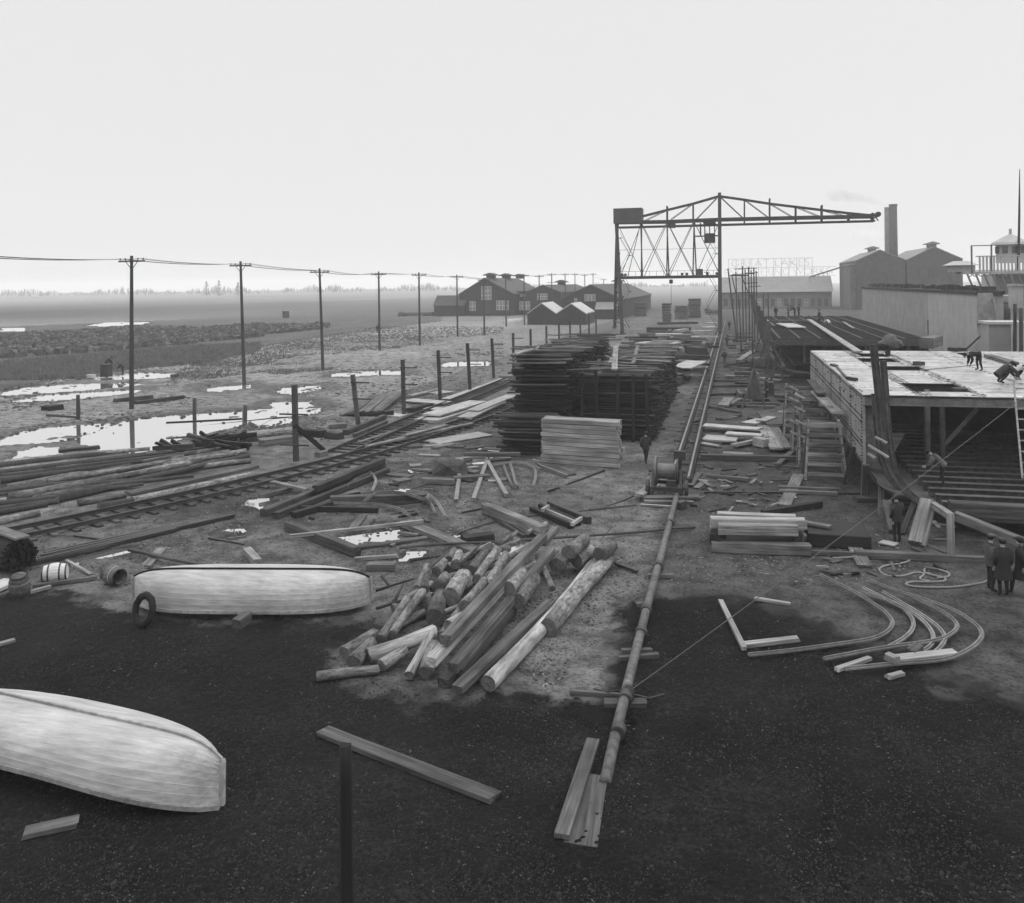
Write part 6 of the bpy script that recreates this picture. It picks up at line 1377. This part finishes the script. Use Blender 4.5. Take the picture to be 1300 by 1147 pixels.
for i in range(24):
    p=at(ru(1014,1068),ru(500,560),.1); l=ru(.4,1.0); a=ru(-.3,1.8); d=V((math.cos(a)*l,math.sin(a)*l,0)); p.z=ru(.08,.5)
    tag(beam('staging_scrap',p-d,p+d,ru(.12,.3),ru(.06,.2),random.choice(['timber','timber_pale','timber_dark'])),'scrap of wood heaped among the trestle legs','scrap wood','scraps among the trestles')
# canvas-wrapped derrick
ap=at(957,517)*0; base=at(958,512); zt=H-uv(958,468)[1]*mpp(base); ap=V((base.x,base.y,zt))
e=thing('tripod_derrick',base,'tripod derrick wrapped in a dark canvas cone with a bent pale head','derrick')
for x,y in ((942,519),(972,519),(960,500)): MB().bar(at(x,y),ap,.12).build('leg','pole',e)
b=MB(); b.tube([base+V((0,0,.35)),base+V((0,0,1.6)),ap],[.62,.5,.12],14); b.build('canvas','canvas',e)
b=MB(); b.ribbon(dense([ap-V((.05,0,.3)),ap+V((0,0,.1)),ap+V((-.1,0,.9)),ap+V((-.35,0,1.4))],4),.3,.1); b.build('head','plate',e)
MB().box(at(973,505)+V((0,0,.2)),at(983,505)+V((0,.6,1.3))).build('engine_box','iron',e)
# ================================================================== dock wall, cabin, steamer
Xd=24.; q=atX(1258,370,Xd); zt=8.8; y0=atX(1240,380,Xd).y; ys=atX(1178,380,Xd).y
e=thing('dock_wall',V((Xd,y0,0)),'long tall grey plated dock wall with a dark rail edge receding behind the near hull','dock wall')
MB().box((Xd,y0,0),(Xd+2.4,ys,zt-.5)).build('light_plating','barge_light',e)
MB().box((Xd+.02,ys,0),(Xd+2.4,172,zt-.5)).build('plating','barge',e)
b=MB(); b.box((Xd-.15,y0-.3,zt-.5),(Xd+2.5,172,zt-.15)); b.box((Xd-.05,ys-.1,0),(Xd+.019,ys+.25,4.8)); b.build('top_rail','hulldark',e)
b=MB(); 
for i in range(70): y=ru(y0,170); h=ru(.15,.6); b.box((Xd+ru(.1,1.8),y,zt-.15),(Xd+ru(1.85,2.3),y+ru(.2,1.2),zt-.15+h))
o=b.build('wall_top_clutter','hulldark',e)
p=[atY(1240,372,y0-.02),atY(1259,372,y0-.02),atY(1266,411,y0-.02),atY(1240,411,y0-.02)]
b=MB(); b.add(p+[a+V((0,-.35,0)) for a in p],[(0,1,2,3),(7,6,5,4),(0,4,5,1),(1,5,6,2),(2,6,7,3),(3,7,4,0)]); b.build('end_box','hullside',e)
tag(beam('dock_ladder',atX(1268,412,25.4),atX(1261,378,25.4),.25,.15,'steel'),'slanted dark strut at the near end of the dock wall','strut')
tag(beam('slant_pole',atX(1225,445,23.5),atX(1260,412,23.5),.14,.14,'timber_grey'),'thin pole slanting against the pale end of the dock wall','pole')
p=atY(1255.5,412,77);q=atY(1283,444,77)
e=thing('site_cabin',V((p.x,77,0)),'grey sheet cabin with a pale flat roof standing behind the near deck','cabin'); MB().box((p.x,77,0),(q.x,79.5,p.z)).build('wall','barge',e); MB().box((p.x-.1,76.8,p.z),(q.x+1.2,79.7,p.z+.2)).build('roof','roof_pale',e)
tag(log('mooring_post',V((atY(1287,390,76).x,76,0)),atY(1288.5,386,76),.16,.13,'pole'),'dark upright pole just right of the grey sheet cabin','pole')
tag(log('mooring_post',V((atY(1295,390,74).x,74,0)),atY(1296,391,74),.16,.13,'pole'),'dark upright pole at the frame edge beside the white bulwark','pole')
SX=27.6
e=thing('steamer',V((SX,94,0)),'white steamer lying in the dock with railed upper deck, pilot house and tall mast','ship')
b=MB(); vs=[];fs=[]
st=[(93,.9,1.0),(98,.4,1.),(104,.0,1.),(110,0,1.),(117,0,1.0)]
for (y,o,k) in st:
    for x,z in ((SX+o+1.2,0),(SX+o+.3,3),(SX+o,7.4),(SX+o,8.1),(SX+11-o,8.1),(SX+11-o,7.4),(SX+10.7-o,3),(SX+9.8-o,0)): vs.append((x,y,z))
for i in range(len(st)-1):
    for j in range(7): fs.append((i*8+j,i*8+j+1,i*8+8+j+1,i*8+8+j))
fs.append(tuple(range(8))); fs.append(tuple(reversed(range(32,40)))); b.add(vs,fs); b.build('hull','ship',e)
b=MB(); b.box((SX-.02,94,7.3),(SX-.3,117,7.5)); b.box((SX-.05,94,5.0),(SX-.15,117,5.1)); b.build('rubbing_strake','steel',e)
zd=atY(1265,345,112).z
b=MB(); b.box((SX+2.2,108,8.05),(SX+10,116,zd-.3)); b.build('deck_house','ship',e)
b=MB(); b.box((SX-1.9,106,zd-.28),(SX+11,110.5,zd)); b.build('upper_deck','ship',e)
b=MB()
for k in range(14): x=SX-1.8+k*.85; b.bar(V((x,105.9,zd-.3)),V((x+1.1,105.9,7.4)),.17)
for k in range(20): x=SX-1.9+k*.6; b.tube([V((x+.3+.26*math.cos(t_*.63),105.85,zd-.28-.26*abs(math.sin(t_*.63)))) for t_ in range(6)],.05,5)
b.build('awning_strut','steel',e)
b=MB(); zr=atY(1265,327,110).z
for k in range(34): 
    x=SX-.6+k*.36; b.box((x,106.0,zd),(x+.2,106.06,zr))
b.box((SX-.9,105.95,zr),(SX+11,106.1,zr+.12)); b.box((SX-.9,105.95,zd+.05),(SX+11,106.1,zd+.15)); b.build('railing','ship',e)
b=MB(); z2=atY(1245,331,108).z; b.tube([V((SX-1.6,109.4,zd)),V((SX-1.6,109.4,z2-.5))],1.5,12); b.tube([V((SX-1.6,109.4,z2-.5)),V((SX-1.6,109.4,z2))],[2.0,.8],12); b.build('wheel_shelter','ship',e)
MB().box((SX-1.4,105.9,zd-.2),(SX-1.25,106.05,zr+1.3)).box((SX+.6,105.9,zd),(SX+.75,106.05,zr+1.3)).box((SX-1.4,105.9,zr+1.2),(SX+.75,106,zr+1.3)).build('bridge_frame','steel',e)
p=atY(1283,322,114); zt_=atY(1283,309,114).z; b=MB(); b.tube([V((p.x,114,zr-.6)),V((p.x,114,zt_))],1.6,8); b.build('pilot_house','ship',e)
b=MB(); b.tube([V((p.x,114,zt_-.2)),V((p.x,114,zt_+.1)),V((p.x,114,zt_+.8)),V((p.x,114,zt_+1.1))],[2.2,2.0,.7,.12],8); b.tube([V((p.x,114,zt_+1)),V((p.x,114,zt_+1.7))],.16,6); b.build('pilot_roof','ship',e)
for k in range(5): a=math.pi*(1.1+.2*k); c_=V((p.x+1.57*math.cos(a),114+1.57*math.sin(a),zt_-.8)); MB().box(c_-V((.3,.06,.4)),c_+V((.3,.06,.4))).build('window','glass_dark',e)
b=MB(); m0=atY(1292.5,325,112); m1=atY(1294.5,215,112); b.tube([V((m0.x,112,zd)),V((m1.x-.1,112,(m0.z+m1.z)/2)),m1],[.16,.12,.04],9); b.build('mast','pole',e)
b=MB()
for a0,a1 in ((-.2,-2.6),): 
    for i in range(2):
        vs=[];n=9
        c0=atY(1304,377,84); rr=1.35
        pts=[c0+V((rr*math.cos(a),rr*math.sin(a)*1.1,0)) for a in [math.pi*(.55+.9*t/(n-1)) for t in range(n)]]
    for p_,q_ in zip(pts[:-1],pts[1:]): b.bar(p_,q_,.12,2.0); b.bar(p_+V((0,0,1.02)),q_+V((0,0,1.02)),.35,.16)
b.build('bow_bulwark','ship',e)
b=MB(); c0=atY(1306,400,84.2); b.tube([V((c0.x,85,0)),V((c0.x,85,c0.z+1))],1.15,14); b.build('bow_post','ship',e)
# ================================================================== people
def rot(p,o,a): y,z=p[1]-o[1],p[2]-o[2]; return (p[0],o[1]+y*math.cos(a)+z*math.sin(a),o[2]-y*math.sin(a)+z*math.cos(a))
def joints(pose):
    J=dict(pel=(0,0,.95),spi=(0,.0,1.13),che=(0,0,1.36),nec=(0,.01,1.50),hb=(0,.03,1.56),hm=(0,.045,1.635),ht=(0,.03,1.72),nose=(0,.13,1.625),
      sl=(-.17,0,1.43),el=(-.22,-.04,1.15),wl=(-.21,.06,.92),hl=(-.21,.08,.85),sr=(.17,0,1.43),er=(.22,-.04,1.15),wr=(.21,.06,.92),hr=(.21,.08,.85),
      pl=(-.09,0,.92),kl=(-.10,.03,.50),al=(-.10,-.02,.09),tl=(-.11,.15,.04),pr=(.09,0,.92),kr=(.10,.03,.50),ar=(.10,-.02,.09),tr=(.11,.15,.04))
    up=['spi','che','nec','hb','hm','ht','nose','sl','el','wl','hl','sr','er','wr','hr']
    if pose=='walk': J.update(kl=(-.10,.2,.53),al=(-.10,.24,.10),tl=(-.11,.40,.07),kr=(.10,-.06,.50),ar=(.10,-.30,.15),tr=(.11,-.16,.05),el=(-.23,-.16,1.18),wl=(-.2,-.16,.94),hl=(-.2,-.15,.87),er=(.23,.08,1.16),wr=(.2,.24,.98),hr=(.2,.28,.92))
    if pose=='bend':
        for k in up: J[k]=rot(J[k],(0,0,.95),1.55)
        J.update(el=(-.22,.42,.62),wl=(-.15,.50,.40),hl=(-.14,.52,.33),er=(.22,.42,.62),wr=(.15,.52,.40),hr=(.14,.54,.33),pl=(-.13,-.05,.9),pr=(.13,-.05,.9),kl=(-.2,-.02,.5),al=(-.26,-.1,.09),tl=(-.28,.06,.04),kr=(.2,-.02,.5),ar=(.24,-.1,.09),tr=(.27,.06,.04))
    if pose=='stoop':
        for k in up: J[k]=rot(J[k],(0,0,.95),.8)
        J.update(el=(-.22,.45,.95),wl=(-.12,.62,.82),hl=(-.11,.68,.80),er=(.22,.45,.95),wr=(.12,.62,.82),hr=(.11,.68,.80))
    if pose=='crouch':
        dz=.55
        for k in up+['pel','pl','pr']: J[k]=(J[k][0],J[k][1],J[k][2]-dz)
        for k in up: J[k]=rot(J[k],(0,0,.4),.9)
        J.update(kl=(-.16,.38,.50),al=(-.14,.02,.09),tl=(-.15,.18,.04),kr=(.16,.36,.48),ar=(.14,0,.09),tr=(.15,.16,.04),el=(-.25,.6,.48),wl=(-.15,.72,.28),hl=(-.14,.76,.22),er=(.25,.6,.48),wr=(.15,.74,.28),hr=(.14,.78,.22))
    return J
ED=[('pel','spi'),('spi','che'),('che','nec'),('nec','hb'),('hb','hm'),('hm','ht'),('hm','nose'),('che','sl'),('sl','el'),('el','wl'),('wl','hl'),('che','sr'),('sr','er'),('er','wr'),('wr','hr'),('pel','pl'),('pl','kl'),('kl','al'),('al','tl'),('pel','pr'),('pr','kr'),('kr','ar'),('ar','tr')]
RAD=dict(pel=.15,spi=.145,che=.155,nec=.06,hb=.075,hm=.095,ht=.06,nose=.016,sl=.085,el=.058,wl=.036,hl=.04,sr=.085,er=.058,wr=.036,hr=.04,pl=.105,kl=.075,al=.05,tl=.04,pr=.105,kr=.075,ar=.05,tr=.04)
PM={}
def person_mesh(pose):
    if pose in PM: return PM[pose]
    J=joints(pose); nm=list(J); vs=[J[k] for k in nm]; es=[(nm.index(a),nm.index(b_)) for a,b_ in ED]; rs=[RAD[k] for k in nm]
    for s,w,h in ((-1,'wl','hl'),(1,'wr','hr')):
        W0,H0=V(J[w]),V(J[h]); d=(H0-W0).normalized(); sd=d.cross(V((1,0,0))).normalized(); hi=nm.index(h)
        for k,(o,l) in enumerate(((-.03,.07),(-.01,.085),(.01,.08),(.03,.065))):
            a=H0+sd*o+d*.035; m_=a+d*l*.5; t=a+d*l+V((-s*.02,0,0)); i0=len(vs); vs+=[tuple(a),tuple(m_),tuple(t)]; rs+=[.011,.010,.008]; es+=[(hi,i0),(i0,i0+1),(i0+1,i0+2)]
        a=W0.lerp(H0,.6)+sd*.04; t=a+sd*.03+d*.045; i0=len(vs); vs+=[tuple(a),tuple(t)]; rs+=[.012,.009]; es+=[(hi,i0),(i0,i0+1)]
    me=bpy.data.meshes.new('sk'); me.from_pydata(vs,es,[]); o=bpy.data.objects.new('sk',me); C.objects.link(o)
    md=o.modifiers.new('s','SKIN'); md.branch_smoothing=.4
    for i,r in enumerate(rs): me.skin_vertices[0].data[i].radius=(r,r)
    me.skin_vertices[0].data[0].use_root=True
    sb=o.modifiers.new('d','SUBSURF'); sb.levels=1; sb.render_levels=1
    dg=bpy.context.evaluated_depsgraph_get(); m2=bpy.data.meshes.new_from_object(o.evaluated_get(dg)); bpy.data.objects.remove(o); m2.name='body'
    hd,nk=V(J['hm']),V(J['nec']); hl,hr=V(J['hl']),V(J['hr']); wl,wr=V(J['wl']),V(J['wr'])
    m2.materials.clear(); m2.materials.append(MT['cloth']); m2.materials.append(MT['skin'])
    for p in m2.polygons:
        c=p.center; sk=(c-hd).length<.16 or (c-V(J['hb'])).length<.09
        for w,h in ((wl,hl),(wr,hr)):
            if (c-h).dot((h-w).normalized())>-.055 and (c-h).length<.17: sk=True
        p.material_index=1 if sk else 0; p.use_smooth=True
    PM[pose]=(m2,J); return PM[pose]
def person(p,face,pose,label,coat='coat',hat=True,longcoat=False,scale=1.,group=None):
    me,J=person_mesh(pose); e=empty('person',p,label,'person',group); e.rotation_euler=(0,0,face); e.scale=(scale,)*3; e['_w']=(0,0,0)
    o=bpy.data.objects.new('body',me); C.objects.link(o); o.parent=e
    # coat: shell round trunk following the spine
    ps=[V(J['pel'])-V((0,0,.14)),V(J['pel']),V(J['spi']),V(J['che']),V(J['che']).lerp(V(J['nec']),.75)]; w=[.215,.205,.195,.215,.10]; dpt=[.16,.155,.15,.155,.085]
    if pose in('bend','stoop','crouch'): ps[0]=V(J['pel'])+(V(J['pel'])-V(J['spi'])).normalized()*.1
    if longcoat: ps=[V(J['pel'])-V((0,0,.42)),V(J['pel'])-V((0,0,.2))]+ps[1:]; w=[.27,.245]+w[1:]; dpt=[.21,.19]+dpt[1:]
    b=MB(); n=14; vs=[];fs=[]
    for i,c in enumerate(ps):
        t=(ps[min(i+1,len(ps)-1)]-ps[max(i-1,0)]).normalized(); x=V((1,0,0)); y=t.cross(x).normalized()
        for j in range(n): a=2*math.pi*j/n; vs.append(c+x*math.cos(a)*w[i]+y*math.sin(a)*dpt[i])
    k=len(ps)
    for i in range(k-1):
        for j in range(n): fs.append((i*n+j,i*n+(j+1)%n,(i+1)*n+(j+1)%n,(i+1)*n+j))
    b.add(vs,fs)
    for s in ('l','r'): b.tube([V(J['s'+s])+V((0,0,.0)),V(J['e'+s]),V(J['w'+s]).lerp(V(J['e'+s]),.12)],[.095,.075,.056],9)
    b.build('coat',coat,e,loc=(0,0,0),smooth=True)
    hd=(V(J['ht'])-V(J['hb'])).normalized(); c=V(J['hm'])+hd*.05; fr=V(J['nose'])-V(J['hm']); fr=(fr-hd*fr.dot(hd)).normalized()
    if hat:
        MB().tube([c-hd*.085-fr*.035,c-hd*.03-fr*.035,c+hd*.02-fr*.02],[.075,.1,.108],12).build('hair','black',e,loc=(0,0,0),smooth=True)
        b=MB(); b.tube([c+hd*.0,c+hd*.045,c+hd*.075],[.112,.125,.07],12); b.bar(c+fr*.09+hd*.01,c+fr*.175,.14,.018); b.build('cap',coat,e,loc=(0,0,0),smooth=True)
    else:
        b=MB(); b.tube([c-hd*.04-fr*.02,c+hd*.03-fr*.015,c+hd*.07],[.108,.105,.05],12); b.build('hair','black',e,loc=(0,0,0),smooth=True)
    return e
PI=math.pi
person(at(820,589),2.9+PI,'walk','man in dark clothes walking away beside the neat pale timber pile',scale=1.0)
person(at(852,474,1.2),.2,'stand','man standing on the pale plate beyond the broad plank stack')
person(at(926,420),.1,'stand','dark man standing beside the runway close to the crane leg, farthest of three',scale=1.15)
person(at(923,441),PI,'walk','dark man walking on the runway lane, middle of three')
person(at(920,463),.3,'stand','dark man standing on the runway lane, nearest of three')
person(at(1242,471,DZ),PI*.5+.2,'bend','workman bent double with straight legs on the near deck',coat='cloth')
person(at(1268,487,DZ),-PI*.5+.2,'crouch','workman crouching low on the near deck behind the ladder',scale=1.2)
person(at(1288,482,DZ),-PI*.5,'crouch','workman in a pale shirt crouching at the frame edge of the near deck',coat='shirt')
person(at(1197,618,1.2),PI*.45,'stoop','workman stooping inside the open hull among the floor frames',coat='canvas',hat=False)
person(at(1139,690),.5,'stand','dark figure standing under the ribs among the props',scale=1.05)
person(at(1258,751),-1.3,'stand','man in a cap turned sideways at the back of the group of three',coat='canvas',scale=1.04)
person(at(1274,757),.1,'stand','man in a long dark coat seen from behind, middle of the group of three',longcoat=True,scale=1.03)
person(at(1297,757),.9,'walk','man in a dark coat at the frame edge in the group of three',longcoat=True,scale=1.05,coat='cloth')
person(at(973,506),-1.3,'stand','dark workman standing behind the canvas-wrapped derrick')
person(at(985,404,MZ),0,'stand','workman standing on the far edge of the farther deck, leftmost',scale=.98)
person(at(1001,403,MZ),1.,'stand','workman on the farther deck in line with the hall windows, second',scale=1.1,coat='canvas')
person(at(1009,402,MZ),2.,'stoop','workman stooping in the small knot of men on the farther deck',scale=1.15)
person(at(1014,403,MZ),-1.,'stand','dark workman in the small knot of men on the farther deck',scale=1.1)
person(at(1040,412.5,MZ),PI*.3,'stand','dark standing workman on the farther deck beside a crouching man in white',scale=1.08)
person(at(1053,414,MZ),PI*.2,'crouch','crouching workman in a white shirt on the farther deck',coat='shirt')
person(at(156,477),PI*.6,'stoop','dark small figure stooping at the reeds behind the tall near telegraph pole')
b=at(132,479); e=thing('chest',b,'dark upright chest standing by the reeds at the marsh edge','chest'); MB().box(b+V((-.48,0,0)),b+V((.48,.8,1.35))).build('body','barn',e); MB().box(b+V((-.54,-.06,1.36)),b+V((.54,.86,1.44))).build('lid','timber_grey',e)
person(at(135,471.5)+V((0,0,0)),-.5,'stoop','dark figure leaning over the upright chest at the marsh edge',scale=1.15)
person(at(479,423),.3,'stand','small dark man standing on the turf next to a pale telegraph pole',scale=1.0)
# ================================================================== air
hz=bpy.data.materials.new('haze'); hz.use_nodes=True; nt=hz.node_tree; N=nt.nodes; N.remove(N['Principled BSDF']); v=N.new('ShaderNodeVolumePrincipled')
v.inputs['Color'].default_value=(.995,.995,.995,1); v.inputs['Density'].default_value=.0005; v.inputs['Anisotropy'].default_value=0.
nt.links.new(v.outputs[0],N['Material Output'].inputs['Volume']); MT['haze']=hz
tag(MB().box((-13500,-2500,-3),(13500,4800,46)).build('haze','haze'),kind='stuff')
